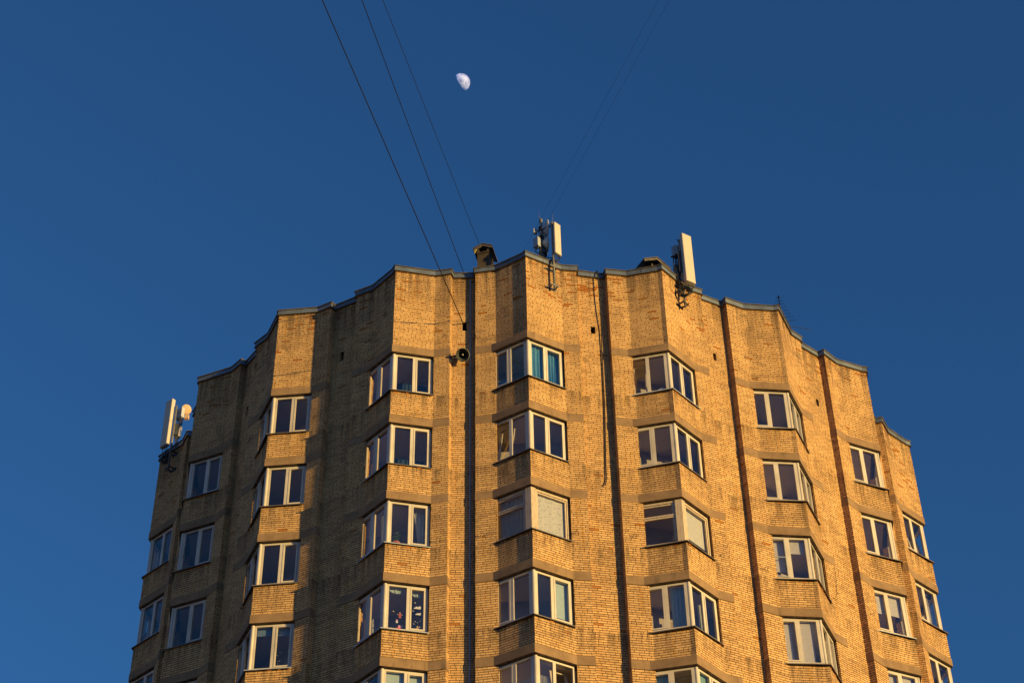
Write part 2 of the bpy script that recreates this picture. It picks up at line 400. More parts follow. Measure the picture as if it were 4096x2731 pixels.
# recessed walls between the bays, each with a small vent hole under the parapet
VENT = {3: (-.07, .06, .87, 1.226), 4: (-.165, -.02, .722, 1.005), 2: (-.02, .115, .81, 1.17), 5: (-.19, -.075, .63, .93), 6: (.03, .15, .825, 1.10), 1: (-.01, .13, .72, 1.13), 0: (-.03, .1, .75, 1.1), 7: (0, .13, .8, 1.1)}
for b in range(-6, 14):
    mb = MB(); p, q = l2w(b, *qBi), l2w(b + 1 if b < 13 else -6, *qAi)
    t = (q - p).normalized(); n = Vector((t[1], -t[0])); Ln = (q - p).length; u0 = 17 + b * 3.3; top = ZB + 3.13
    if b in VENT:
        s0, s1, z0, z1 = VENT[b]; mid = l2w(b + .5, 0, R_REC); um = (mid - p).dot(t); a, c = um + s0, um + s1
        z0 += ZB; z1 += ZB; W = lambda u: p + t * u
        mb.wall(p, W(a), 0, top, u0); mb.wall(W(c), q, 0, top, u0 + c); mb.wall(W(a), W(c), 0, z0, u0 + a); mb.wall(W(a), W(c), z1, top, u0 + a)
        A, Cc, Ai, Ci = W(a), W(c), W(a) - n * .25, W(c) - n * .25
        mb.wall(Ai, Ci, z0, z1, 0, 1); mb.wall(A, Ai, z0, z1, 0); mb.wall(Ci, Cc, z0, z1, 0)
        mb.poly([(*A, z1), (*Cc, z1), (*Ci, z1), (*Ai, z1)], 1); mb.poly([(*A, z0), (*Cc, z0), (*Ci, z0), (*Ai, z0)], 1)
    else: mb.wall(p, q, 0, top, u0)
    build(mb, 'recessed_wall', [M['brick'], M['hole']], TOWER)

def rec_pt(b, s, off, zrel):
    """point on (or off) the actual recessed wall between two bays"""
    p, q = l2w(int(b), *qBi), l2w(int(b) + 1, *qAi); t = (q - p).normalized(); n = Vector((t[1], -t[0]))
    m = l2w(b, 0, R_REC); c = p + t * ((m - p).dot(t) + s) + n * off
    return Vector((c[0], c[1], ZB + zrel))
# roof and the folded metal flashing on the parapet
ring = [l2w(b, *q) for b in range(-6, 14) for q in BRICK]
def ring_off(o):
    out = []; N = len(ring)
    for i in range(N):
        a, b_, c = ring[i - 1], ring[i], ring[(i + 1) % N]
        d1, d2 = (b_ - a).normalized(), (c - b_).normalized(); n1, n2 = Vector((d1[1], -d1[0])), Vector((d2[1], -d2[0]))
        k = n1 + n2; k = k / max(.5, k.dot(k)) * 2 if k.length > .3 else n1
        out.append(b_ + k * o)
    return out
mb = MB(); N = len(ring)
prof = [(.0, 3.11, 0), (.062, 3.112, 1), (.062, 3.125, 1), (.034, 3.14, 1), (.045, 3.30, 0), (.075, 3.305, 1), (.075, 3.33, 1), (.02, 3.345, 1)]
rings = [(ring_off(o), ZB + z) for o, z, _ in prof]; JIT = [rnd.uniform(-.012, .012) for _ in range(N)]
for i in range(len(prof) - 1):
    (r1, z1), (r2, z2) = rings[i], rings[i + 1]
    for k in range(N):
        k2 = (k + 1) % N; j1, j2 = JIT[k] * (i > 3), JIT[k2] * (i > 3); i1, i2 = JIT[k] * (i > 2), JIT[k2] * (i > 2)
        mb.poly([(*r1[k], z1 + j1), (*r1[k2], z1 + j2), (*r2[k2], z2 + i2), (*r2[k], z2 + i1)], prof[i + 1][2])
ro = rings[-1]; axis = Vector((0, YC))
inner = [axis + (p - axis).normalized() * 12.35 for p in ro[0]]
for k in range(N):
    k2 = (k + 1) % N
    mb.poly([(*ro[0][k], ro[1] + JIT[k]), (*ro[0][k2], ro[1] + JIT[k2]), (*inner[k2], ro[1] - .04), (*inner[k], ro[1] - .04)], 0)
    mb.poly([(*inner[k], ro[1] - .04), (*inner[k2], ro[1] - .04), (*inner[k2], ZB + 2.7), (*inner[k], ZB + 2.7)], 0)
# seams of the flashing sheets
r5 = ring_off(.047)
for k in range(N):
    k2 = (k + 1) % N; d = r5[k2] - r5[k]
    if d.length < .8: continue
    for f_ in ((.5,) if k % 3 == 0 else ()):
        c = r5[k] + d * f_; t = d.normalized()
        mb.cbox((*c, ZB + 3.22), (t * .012).to_3d(), (Vector((t[1], -t[0])) * .006).to_3d(), (0, 0, .155), 0)
build(mb, 'parapet_flashing', [M['metal'], M['rust']], TOWER)
mb = MB(); mb.poly([(axis[0] + 12.36 * cos(2 * pi * k / 60), axis[1] + 12.36 * sin(2 * pi * k / 60), ZB + 2.75) for k in range(60)])
ROOF = build(mb, 'roof', M['roof'], TOWER)

# chimneys with tin gable caps
def chimney(b, s, r, w, dep, ztop, zpeak, ang, over, left_yellow, rise=.36, eave=.22):
    th = bay_th(b) + ang; t = Vector((cos(th), sin(th), 0)); bk = Vector((-sin(th), cos(th), 0))
    c = Vector((*l2w(b, s, r), ZB)); m = MB()
    m.box(c - t * w / 2 + Vector((0, 0, 2.74)), t * w, bk * dep, (0, 0, ztop - 2.74))
    for uu in (-w / 2, w / 2 - .05):
        for vv in (0, dep - .05): m.box(c + t * uu + bk * vv + Vector((0, 0, ztop)), t * .05, bk * .05, (0, 0, .16))
    m.box(c - t * (w / 2 + .03) - bk * .03 + Vector((0, 0, ztop - .05)), t * (w + .06), bk * (dep + .06), (0, 0, .05))
    ch = build(m, 'chimney', M['render'], TOWER)  # brown render darkened in colour for the shadow the chimney stands in
    m = MB(); f0, f1 = c - bk * over, c + bk * (dep + over * 2.2); hw = w / 2 + eave
    for sg in (-1, 1):
        e0, e1 = f0 + t * sg * hw + Vector((0, 0, zpeak - rise)), f1 + t * sg * hw + Vector((0, 0, zpeak - rise))
        p0, p1 = f0 + Vector((0, 0, zpeak)), f1 + Vector((0, 0, zpeak)); up = Vector((0, 0, .025))
        q = [e0, p0, p1, e1]
        m.poly([x + up for x in q], 0); m.poly(list(reversed(q)), 2)
        for i in range(4): m.poly([q[i], q[(i + 1) % 4], q[(i + 1) % 4] + up, q[i] + up], 1)
        m.box(e0 - t * sg * .03 + bk * .02, (p0 - e0) * .97, bk * .04, (0, 0, -.07), 1)
        if left_yellow and sg < 0:
            m.poly([e0 + bk * .05 + t * .05, e0 + bk * .05 + t * .2 + Vector((0, 0, .09)), e0 + bk * .05 + t * .05 - Vector((0, 0, .22))], 3)
    build(m, 'chimney_cap', [M['tin'], M['rust'], M['darkmetal'], M['yellow']], ch)
chimney(4, -1.36, 12.0, .37, .60, 5.12, 5.46, -.22, .07, True, .16, .14)
chimney(5, .60, 12.0, .36, .45, 5.0, 5.44, .20, .10, False, .30, .34)

# rooms behind the windows
mb = MB()
for b in range(FIRST, LAST + 1):
    for j in range(NLEV):
        zt, zf = zlev(j) - BAND_H + .004, zlev(j) - 2.72; R2 = rnd.choice((1, 1, 1, 2, 3))
        pts = [(-1.47, 12.75), (-1.02, 12.95), (0, 13.5), (1.02, 12.93), (1.47, 12.75), (1.40, 12.1), (-1.40, 12.1)]
        W = [l2w(b, *q) for q in pts]
        mb.poly([(*q, zt) for q in reversed(W)], 0); mb.poly([(*q, zf) for q in W], 3)
        for a, c, mt in ((4, 5, 2), (5, 6, R2), (6, 0, 2)): mb.wall(W[c], W[a], zf, zt, 0, mt)
        # a door-sized flat brown panel paints a dark opening on the back wall
        e = l2w(b, -.1, 12.13); f_ = l2w(b, .75, 12.13)
        mb.wall(f_, e, zf, zf + 2.1, 0, 3)
build(mb, 'room_shell', [M['ceil'], M['room_a'], M['room_b'], M['room_c']], TOWER)

# ------------------------------------------------------------------ windows
WIN = {}
def window(b, j, wood=False, open_leaf=None, grey=False):
    z1 = zlev(j) - BAND_H - .03; z0 = zlev(j) - 1.79; FL, FR = Face(b, 'L'), Face(b, 'R'); g = MB(); m = MB()
    d0, d1 = FR_OFF, FR_OFF + .07
    r_ = random.Random(b * 31 + j); mr = .60 if b in (4, 5) else .665; ml = .50 + r_.uniform(-.02, .02); mr += r_.uniform(-.02, .02)
    top = .055
    for F, a, e in ((FL, 0., 1.2), (FR, .03, 1.265)): F.box(m, a, e, d0 + .035, d1 + .04, z1, z1 + .028, 1)   # foam-filled gap over the head
    if not wood:
        for F, a, e, mu, mw in ((FL, .0, 1.19, ml, .12), (FR, .06, 1.255, mr, .115)):
            F.box(m, a, e, d0, d1, z1 - top, z1); F.box(m, a, e, d0, d1, z0, z0 + .06)
        FL.box(m, .0, .06, d0, d1, z0 + .06, z1 - top); FL.box(m, ml, ml + .095, d0 - .004, d1, z0 + .06, z1 - top)
        FL.box(m, 1.06, 1.165, d0 - .002, d1, z0 + .06, z1 - top)
        FR.box(m, .085, .195, d0 - .002, d1, z0 + .06, z1 - top); FR.box(m, mr, mr + .09, d0 - .004, d1, z0 + .06, z1 - top)
        FR.box(m, 1.20, 1.265, d0, d1, z0 + .06, z1 - top)
        # round corner post with a dark joint on either side
        c = FL.p(1.19, FR_OFF + .035, z0); m.tube([c, c + Vector((0, 0, z1 - z0))], .052, 10)
        FL.box(m, 1.163, 1.172, d0 + .006, d1, z0, z1, 1); FR.box(m, .078, .087, d0 + .006, d1, z0, z1, 1)
        leaves = [(FL, .06, ml, 'a'), (FL, ml + .095, 1.06, 'b'), (FR, .195, mr, 'c'), (FR, mr + .09, 1.20, 'd')]
        for F, u0, u1, nm in leaves:
            zb, zt = z0 + .06, z1 - top
            sash = nm in ('d', 'a')
            if nm == open_leaf:
                # leaf tilted inwards
                hw = (u1 - u0); k = .32
                for (x0, x1, y0, y1) in ((u0, u0 + .06, 0, 1), (u1 - .06, u1, 0, 1), (u0 + .06, u1 - .06, 0, .045), (u0 + .06, u1 - .06, .955, 1)):
                    P_ = [F.p(x0, d1 + k * y0 * .8, zb + (zt - zb) * y0), F.p(x1, d1 + k * y0 * .8, zb + (zt - zb) * y0), F.p(x1, d1 + k * y1 * .8, zb + (zt - zb) * y1), F.p(x0, d1 + k * y1 * .8, zb + (zt - zb) * y1)]
                    Q_ = [q - F.n.to_3d() * .05 for q in P_]
                    m.poly(P_); m.poly(list(reversed(Q_)))
                    for i in range(4): m.poly([P_[i], Q_[i], Q_[(i + 1) % 4], P_[(i + 1) % 4]])
                g.poly([F.p(u0 + .05, d1 + .03, zb + .05), F.p(u1 - .05, d1 + .03, zb + .05), F.p(u1 - .05, d1 + k * .8 + .01, zt - .05), F.p(u0 + .05, d1 + k * .8 + .01, zt - .05)])
                continue
            s_ = .042 if sash else 0
            if sash:
                e = d0 - .014
                F.box(m, u0 + .006, u0 + .006 + s_, e, d1 - .01, zb + .006, zt - .006); F.box(m, u1 - .006 - s_, u1 - .006, e, d1 - .01, zb + .006, zt - .006)
                F.box(m, u0 + .006 + s_, u1 - .006 - s_, e, d1 - .01, zt - .006 - s_, zt - .006); F.box(m, u0 + .006 + s_, u1 - .006 - s_, e, d1 - .01, zb + .006, zb + .006 + s_)
            tl = r_.uniform(-.004, .004)
            g.poly([F.p(u0 + s_, d0 + .03 + tl, zb + s_), F.p(u1 - s_, d0 + .03 - tl, zb + s_), F.p(u1 - s_, d0 + .03 - tl, zt - s_), F.p(u0 + s_, d0 + .03 + tl, zt - s_)])
    else:
        # old timber window: stout corner post, transom on the left face, one wide pane on the right
        for F, a, e in ((FL, .0, 1.02), (FR, .19, 1.26)):
            F.box(m, a, e, d0, d1, z1 - .07, z1); F.box(m, a, e, d0, d1, z0, z0 + .05)
            F.box(m, a, a + .05, d0, d1, z0 + .05, z1 - .07); F.box(m, e - .05, e, d0, d1, z0 + .05, z1 - .07)
            F.box(m, a + .05, e - .05, d0 + .018, d1, z1 - .125, z1 - .08); F.box(m, e - .10, e - .055, d0 + .018, d1, z0 + .05, z1 - .125); F.box(m, a + .055, a + .09, d0 + .018, d1, z0 + .05, z1 - .125)
        FL.box(m, 1.02, 1.205, d0 - .03, d1 + .05, z0, z1); FR.box(m, .045, .19, d0 - .03, d1 + .05, z0, z1)
        zt = z1 - .46
        FL.box(m, .05, .97, d0 - .006, d1, zt - .05, zt); FL.box(m, .05, .97, d0 + .004, d1, zt - .115, zt - .06)
        for F, a, e, p0, p1 in ((FL, .09, .92, zt, z1 - .125), (FL, .09, .92, z0 + .05, zt - .115), (FR, .28, 1.16, z0 + .05, z1 - .125)):
            g.poly([F.p(a, d0 + .045, p0), F.p(e, d0 + .045, p0), F.p(e, d0 + .045, p1), F.p(a, d0 + .045, p1)])
    w = build(m, 'window', [M['wood'] if wood else M['pvc'], M['gasket']], TOWER)
    if wood: w['label'] = 'old timber window with flaking cream paint'
    build(g, 'glazing', M['oldglass'] if wood else M['glass'], w)
    # sloping metal sill with a turned-down edge and ragged sealant under it
    s = MB(); zi, zo = z0 + .004, z0 - .055
    cu_i = [FL.p(-.02, d0 + .0, zi), FL.p(1.19, d0, zi), FR.p(1.275, d0, zi)]
    e = -.05 + r_.uniform(-.01, .01)
    kx = FL.len - e * .595; out = [FL.p(-.045, e + .06, zo), FL.p(FL.len + .5 * .05, e + .055, zo), FR.p(1.30, e, zo)]
    oc = FR.p(-.025, e, zo); out[1] = oc
    for i in range(2):
        s.poly([out[i], out[i + 1], cu_i[i + 1], cu_i[i]], 0)
        lo = [q - Vector((0, 0, .028)) for q in (out[i], out[i + 1])]
        s.poly([lo[0], lo[1], out[i + 1], out[i]], 0)
        s.poly([out[i] - Vector((0, 0, .004)), cu_i[i] - Vector((0, 0, .012)), cu_i[i + 1] - Vector((0, 0, .012)), out[i + 1] - Vector((0, 0, .004))], 0)
    for F, aa, bb, dd in ((FL, .05, 1.1, .085), (FR, .1, 1.2, .02)):
        u = aa
        while u < bb:
            wd = r_.uniform(.03, .14)
            if r_.random() < .35: F.box(s, u, min(u + wd, bb), dd - r_.uniform(.012, .03), dd + .03, zo - .03 - r_.uniform(.01, .05), zo - .005, 1)
            u += wd + r_.uniform(.02, .2)
    build(s, 'window_sill', [M['greysill'] if grey else M['sill'], M['foam']], w)
    # hinge side iron loops for ropes sit on the piers at one storey only
    return w
for b in range(FIRST, LAST + 1):
    for j in range(NLEV):
        window(b, j, wood=(b, j) in ((4, 2), (5, 2)), open_leaf={(4, 1): 'a', (4, 4): 'd', (5, 4): 'b', (8, 0): 'c', (5, 0): 'a'}.get((b, j)), grey=(b, j) in ((5, 0), (3, 2), (3, 3), (7, 2), (2, 3)))
# storeys below the frame and the bays round the back: plain glazing with frames, one mass
lo = MB()
for b in range(-6, 14):
    for j in range(LEVELS):
        if b in range(FIRST, LAST + 1) and j < NLEV: continue
        z1 = zlev(j) - BAND_H - .004; z0 = zlev(j) - 1.79
        for sd, a, e, mu in (('L', 0, 1.19, .5), ('R', .06, 1.265, .62)):
            F = Face(b, sd)
            for x0, x1 in ((a, a + .08), (mu, mu + .12), (e - .08, e)): F.box(lo, x0, x1, .1, .17, z0, z1)
            F.box(lo, a, e, .1, .17, z1 - .05, z1 - .001); F.box(lo, a, e, .1, .17, z0, z0 + .06)
            lo.poly([F.p(a, .14, z0), F.p(e, .14, z0), F.p(e, .14, z1), F.p(a, .14, z1)], 1)
            F.box(lo, -.03, e + .03, -.05, .1, z0 - .06, z0 - .03, 2)
darkglass = plain('dark_glazing', (.02, .025, .03), .05, 0, .8)
o = build(lo, 'lower_window', [M['pvc'], darkglass, M['sill']], TOWER); o['kind'] = 'stuff'

# iron loops on the piers two storeys down, a drainpipe, and the odd hook
def hook(b, side, u, zrel):
    q0, q1 = (pA, pL) if side == 'A' else (pR, pB)
    a = l2w(b, *q0); t = (l2w(b, *q1) - a).normalized(); n = Vector((t[1], -t[0])); c = a + t * u; z = ZB + zrel; m = MB()
    f = lambda uu, d, zz: Vector((*(c + t * uu + n * d), z + zz))
    m.tube([f(-.07, -.01, 0), f(-.05, .05, .0), f(-.03, .08, .05), f(0, .09, .07), f(.03, .08, .05), f(.05, .05, 0), f(.07, -.01, 0)], .007, 6)
    build(m, 'rope_hook', M['iron'], TOWER)
for b, sd, u, z in ((3, 'B', .23, -7.25), (4, 'A', .22, -7.18), (4, 'B', .13, -7.18), (5, 'A', .32, -7.13), (5, 'B', .24, -7.23), (6, 'A', .24, -7.25), (7, 'A', .3, -7.04), (3, 'A', .15, -7.23), (2, 'B', .25, -7.2), (6, 'B', .2, -7.2)):
    hook(b, sd, u, z)
m = MB(); D = lambda z, off=.055: rec_pt(3.5, .178, off, z)
m.tube([D(-ZB), D(3.0)], .027, 10)
z = 2.1
while z > 2 - ZB: m.tube([D(z), D(z + .04)], .033, 10); z -= 2.15
for z in range(-36, 3, 3): m.tube([D(z), D(z, -.02)], .008, 6)
build(m, 'drainpipe', M['pipe'], TOWER)

# black cable let down over the parapet
m = MB(); pts = []
for s, r, z in ((.118, 12.5, 3.40), (.119, 12.84, 3.42), (.12, 12.91, 3.36), (.122, 12.93, 3.0), (.13, 12.93, 2.2), (.145, 12.90, 1.4), (.15, 12.86, .9), (.135, 12.84, .2), (.13, 12.835, -.8), (.12, 12.835, -2.1), (.085, 12.835, -3.4), (.05, 12.835, -4.5), (.045, 12.84, -4.95), (.02, 12.85, -5.12), (-.01, 12.86, -5.2), (.01, 12.87, -5.24)):
    pts.append(rec_pt(4.5, s, r - 12.80, z))
m.tube(pts, .017, 8)
tag(build(m, 'hanging_cable', M['black'], smooth=True), 'thick black cable hanging down the brick recess from the parapet with a curled end', 'cable')
# thin lead hanging on the right
m = MB(); m.tube([loc3(6, 1.50, 13.06, -5.95), loc3(6, 1.47, 13.075, -6.5), loc3(6, 1.44, 13.07, -6.95), loc3(6, 1.40, 13.09, -6.98), loc3(6, 1.48, 13.1, -6.93)], .007, 6)
tag(build(m, 'hanging_cable', M['black']), 'short thin dark lead hanging against the pier beside the insect screen window', 'cable')

# ------------------------------------------------------------------ horn loudspeaker
hc = rec_pt(3.5, -.05, .26, -.357); toward = (Vector((0, 0, CAMH)) - hc).normalized()
t = thing('horn_loudspeaker', hc, 'cream horn loudspeaker bolted to the pier beside the drainpipe, mouth facing down', 'loudspeaker')
m = MB(); prof = [(.10, .2), (.095, .207), (.085, .2), (.03, .15), (-.05, .105), (-.16, .07), (-.25, .05)]
m.lathe(hc, toward, prof, 32)
build(m, 'horn', M['horn'], t, True)
m = MB(); m.lathe(hc, toward, [(.098, .197), (.075, .185), (.02, .135), (-.06, .09), (-.2, .045), (-.2, 0)], 32, 0)
build(m, 'horn_inside', M['horn_in'], t, True)  # near-black colour paints the shade inside the horn
m = MB(); m.lathe(hc, toward, [(-.2, 0), (-.2, .04), (-.02, .036), (.03, .03), (.036, .0)], 20)
m.lathe(hc, toward, [(.036, .015), (.04, .012), (.04, 0)], 16, 1); build(m, 'driver', [M['horn'], M['brass']], t, True)
m = MB(); m.lathe(hc, toward, [(-.24, 0), (-.24, .075), (-.36, .075), (-.38, .05), (-.38, 0)], 20); build(m, 'driver_housing', M['grey'], t, True)
m = MB(); w0 = loc3(3, qB[0] + .01, 13.0, -.36)
m.tube([w0, hc - toward * .2], .03, 8); m.tube([w0 - Vector((0, 0, .2)), hc - toward * .28], .012, 6)
m.cbox(w0 + Vector((.0, 0, -.06)), (.03, 0, 0), (0, .05, 0), (0, 0, .34))
build(m, 'bracket', M['darkmetal'], t)

# ------------------------------------------------------------------ mobile-phone antennas
class Frame:
    """side = to the right seen from the street, dep = away from the street, z relative to the band"""
    def __init__(s, anchor):
        s.o = Vector((anchor[0], anchor[1])); n = s.o.normalized(); s.n = n; s.t = Vector((n[1], -n[0]))
    def p(s, side, dep, z): q = s.o + s.t * side + s.n * dep; return Vector((q[0], q[1], ZB + z))
    def d(s, side, dep): return (s.t * side + s.n * dep).to_3d()
def rounded_panel(fr, near, ang, w, d, z0, z1, left_near):
    """vertical panel; near = (side, dep) of the corner nearest the street"""
    a = Vector((cos(ang), sin(ang))); e = Vector((-sin(ang), cos(ang)))     # a runs along the face to the right and back
    if left_near: c = [near, (near[0] + a[0] * w, near[1] + a[1] * w)]; back = Vector((-sin(ang), cos(ang))) * d
    base = Vector(near); o = []
    rad = .035; N = 4
    corners = [base, base + a * w, base + a * w + e * d, base + e * d]
    for i, c in enumerate(corners):
        p, q = corners[i - 1], corners[(i + 1) % 4]; r_ = rad if i < 2 else .02
        u1, u2 = (p - c).normalized() * r_, (q - c).normalized() * r_
        for k in range(N + 1):
            tt = k / N; o.append(c + u1 * (1 - tt) ** 2 + u2 * tt ** 2)
    m = MB()
    for i in range(len(o)):
        p, q = o[i], o[(i + 1) % len(o)]
        m.poly([fr.p(p[0], p[1], z0), fr.p(q[0], q[1], z0), fr.p(q[0], q[1], z1), fr.p(p[0], p[1], z1)])
    m.poly([fr.p(p[0], p[1], z1) for p in o]); m.poly([fr.p(p[0], p[1], z0) for p in reversed(o)])
    global PANEL_CAPS; PANEL_CAPS = []
    for za, zb in ((z0 - .012, z0 + .03), (z1 - .03, z1 + .012)):
        caps = MB(); PANEL_CAPS.append(caps); g = .004; mid = sum((Vector(p) for p in o), Vector((0, 0))) / len(o)
        oo = [p + (p - mid).normalized() * g for p in o]
        for i in range(len(oo)):
            p, q = oo[i], oo[(i + 1) % len(oo)]
            caps.poly([fr.p(p[0], p[1], za), fr.p(q[0], q[1], za), fr.p(q[0], q[1], zb), fr.p(p[0], p[1], zb)])
        caps.poly([fr.p(p[0], p[1], zb) for p in oo]); caps.poly([fr.p(p[0], p[1], za) for p in reversed(oo)])
    return m, base, a, e
def connectors(fr, t, base, a, e, w, d, z0, n, sockets_to):
    m = MB(); cb = MB()
    for k in range(n):
        for row in (.3, .68):
            q = base + a * (w * (k + .7) / (n + .4)) + e * d * row; p0 = fr.p(q[0], q[1], z0); p1 = fr.p(q[0], q[1], z0 - .05)
            m.tube([p0, p1], .012, 8)
            if (k + int(row * 10)) % 2 == 0 or k > n - 3:
                s_, d_, zz = sockets_to; mid = fr.p(q[0] * .6 + s_ * .4 + rnd.uniform(-.03, .05), q[1] * .6 + d_ * .4 - .03, z0 - .26 - rnd.random() * .14)
                e2 = fr.p(s_, d_, zz)
                cb.tube(bez([p1, p1 - Vector((0, 0, .16)), mid, e2], 10), .008, 6)
    build(m, 'connector', M['grey'], t); build(cb, 'feeder_cable', M['black'], t, True)
def bez(c, n):
    out = []
    for i in range(n + 1):
        u = i / n; out.append(c[0] * (1 - u) ** 3 + c[1] * 3 * u * (1 - u) ** 2 + c[2] * 3 * u * u * (1 - u) + c[3] * u ** 3)
    return out
def ribbed_box(fr, near, ang, w, d, z0, z1, fins=True):
    a = Vector((cos(ang), sin(ang))); e = Vector((-sin(ang), cos(ang))); base = Vector(near); m = MB()
    m.box(fr.p(base[0], base[1], z0), fr.d(*(a * w)), fr.d(*(e * d)), (0, 0, z1 - z0))
    if fins:
        for k in range(6):
            q = base + a * (w * (k + .3) / 6) - e * 0 + e * d
            m.box(fr.p(q[0], q[1], z0 + .03), fr.d(*(a * w * .05)), fr.d(*(e * .04)), (0, 0, z1 - z0 - .06))
    for k in range(3):
        q = base + a * (w * (k + .5) / 3) + e * d * .5; m.tube([fr.p(q[0], q[1], z0), fr.p(q[0], q[1], z0 - .04)], .014, 6)
    return m
def wall_bracket(fr, b, side_u, z, m, pole=(0, 0)):
    a, c = l2w(b, *pC), l2w(b, *pR); tt = (c - a).normalized(); n = Vector((tt[1], -tt[0])); pw = fr.o + fr.t * pole[0] + fr.n * pole[1]
    u = (pw - a).dot(tt); dist = (pw - a).dot(n); zz = ZB + z
    w = Vector((*(a + tt * u), zz)); w3, n3, t3 = w, n.to_3d(), tt.to_3d()
    m.box(w3 - t3 * .16 - n3 * .012 - Vector((0, 0, .06)), t3 * .32, n3 * .012, (0, 0, .13))
    for q in (-.11, .085): m.box(w3 + t3 * q - Vector((0, 0, .02)), t3 * .03, n3 * (dist + .02), (0, 0, .05))
    m.box(w3 - t3 * .15 + n3 * (dist + .03) - Vector((0, 0, .03)), t3 * .3, n3 * .012, (0, 0, .07))

# middle bay: panel on a wall pole, tripod mast with two dishes behind it
fr = Frame((.92, 42.548)); t = thing('cell_antenna', fr.p(0, 0, 2.04), 'cream panel antenna with white dishes and boxes on twin poles above the middle bay', 'antenna', 'mobile antennas on the roof edge')
m = MB(); m.tube([fr.p(0, 0, 2.03), fr.p(-.016, 0, 4.88)], .036, 14); m.tube([fr.p(-.016, 0, 4.84), fr.p(-.016, 0, 4.95)], .045, 12); m.tube([fr.p(.02, 0, 4.9), fr.p(.025, 0, 5.33)], .006, 6)
for z in (2.2, 2.95): m.tube([fr.p(0, 0, z), fr.p(0, 0, z + .03)], .044, 12)
build(m, 'pole', M['galv'], t, True)
for zz_ in (2.14, 2.95): m = MB(); wall_bracket(fr, 4, 0, zz_, m); build(m, 'wall_bracket', M['galv'], t)
m, base, a, e = rounded_panel(fr, (.072, -.12), RAD(45), .272, .085, 3.51, 4.855, True); pn = build(m, 'panel', M['panel'], t); [build(q_, 'end_cap', M['cap'], pn) for q_ in PANEL_CAPS]
connectors(fr, t, base, a, e, .272, .085, 3.51, 4, (-.05, .05, 3.25))
D2 = .28; dz = D2 * 1.0
m = MB(); m.tube([fr.p(-.36, D2, 2.76), fr.p(-.36, D2, 5.1 + dz)], .042, 12); m.tube([fr.p(-.36, D2, 4.98 + dz), fr.p(-.36, D2, 5.13 + dz)], .055, 12); m.tube([fr.p(-.37, D2, 5.1 + dz), fr.p(-.435, D2, 5.47 + dz)], .006, 6)
m.tube([fr.p(-.36, D2, 2.76), fr.p(-.36, D2, 3.95 + dz)], .085, 12)
for a_ in (0, 2.1, 4.2): m.tube([fr.p(-.36, D2, 3.5 + dz), fr.p(-.36 + .35 * cos(a_), D2 + .35 * sin(a_), 2.76)], .02, 8)
build(m, 'mast', M['galv'], t, True)
m = MB(); m.tube([fr.p(-.55, D2 + .1, 4.66 + dz), fr.p(-.02, 0, 4.80)], .026, 8); m.tube([fr.p(-.36, D2, 3.42 + dz), fr.p(0, 0, 3.34)], .02, 8); m.tube([fr.p(-.36, D2, 3.3 + dz), fr.p(0, 0, 3.25)], .015, 8)
for z in (4.72 + dz, 4.30 + dz, 3.8 + dz, 3.62 + dz): m.cbox(fr.p(-.36, D2, z), fr.d(.17, 0), fr.d(0, .15), (0, 0, .05))
m.cbox(fr.p(-.30, D2, 3.58 + dz), fr.d(.20, 0), fr.d(0, .2), (0, 0, .10))
build(m, 'cross_arm', M['darkmetal'], t)
for k, (s_, zc, r_, dp) in enumerate(((-.27, 4.69, .35, .30), (-.27, 3.99, .30, .22))):
    m = MB(); c = fr.p(s_, D2 + .05, zc + dz); ax = (fr.t * 1.0 + fr.n * .22).to_3d() + Vector((0, 0, .04))
    m.lathe(c, ax, [(-.10, 0), (-.10, .09), (-.03, r_ * .6), (.06, r_ * .97), (.085, r_), (.09, r_), (.1, r_ * .96), (.11, r_ * .5), (.115, 0)], 32); build(m, 'dish', M['dish'], t, True)
m = ribbed_box(fr, (-.63, D2 - .1), RAD(-40), .20, .13, 3.75 + dz, 4.14 + dz); build(m, 'radio_unit', M['grey'], t)
m = ribbed_box(fr, (-.60, D2), RAD(10), .12, .1, 4.55 + dz, 4.74 + dz, False); build(m, 'radio_unit', M['grey'], t)
m = ribbed_box(fr, (-.50, D2 - .12), RAD(20), .16, .12, 3.95 + dz, 4.28 + dz); build(m, 'radio_unit', M['darkmetal'], t)
m = MB()
for k in range(12):
    s0 = -.56 + .2 * rnd.random(); z0 = rnd.choice((3.75, 4.55, 4.28)) + dz
    m.tube(bez([fr.p(s0, D2, z0), fr.p(s0 + rnd.uniform(-.12, .05), D2 - .1, z0 - .25), fr.p(-.4 + rnd.uniform(-.12, .2), D2 - .12, z0 - .2), fr.p(-.36 + rnd.uniform(-.05, .05), D2 - .08, z0 - rnd.uniform(.35, .8))], 12), .008, 6)
for k in range(3): m.tube(bez([fr.p(-.02 + k * .03, 0, 3.5), fr.p(.08, -.06, 3.2), fr.p(-.2, .1, 3.35), fr.p(-.4, D2, 3.45)], 12), .008, 6)
build(m, 'cable_loop', M['black'], t, True)

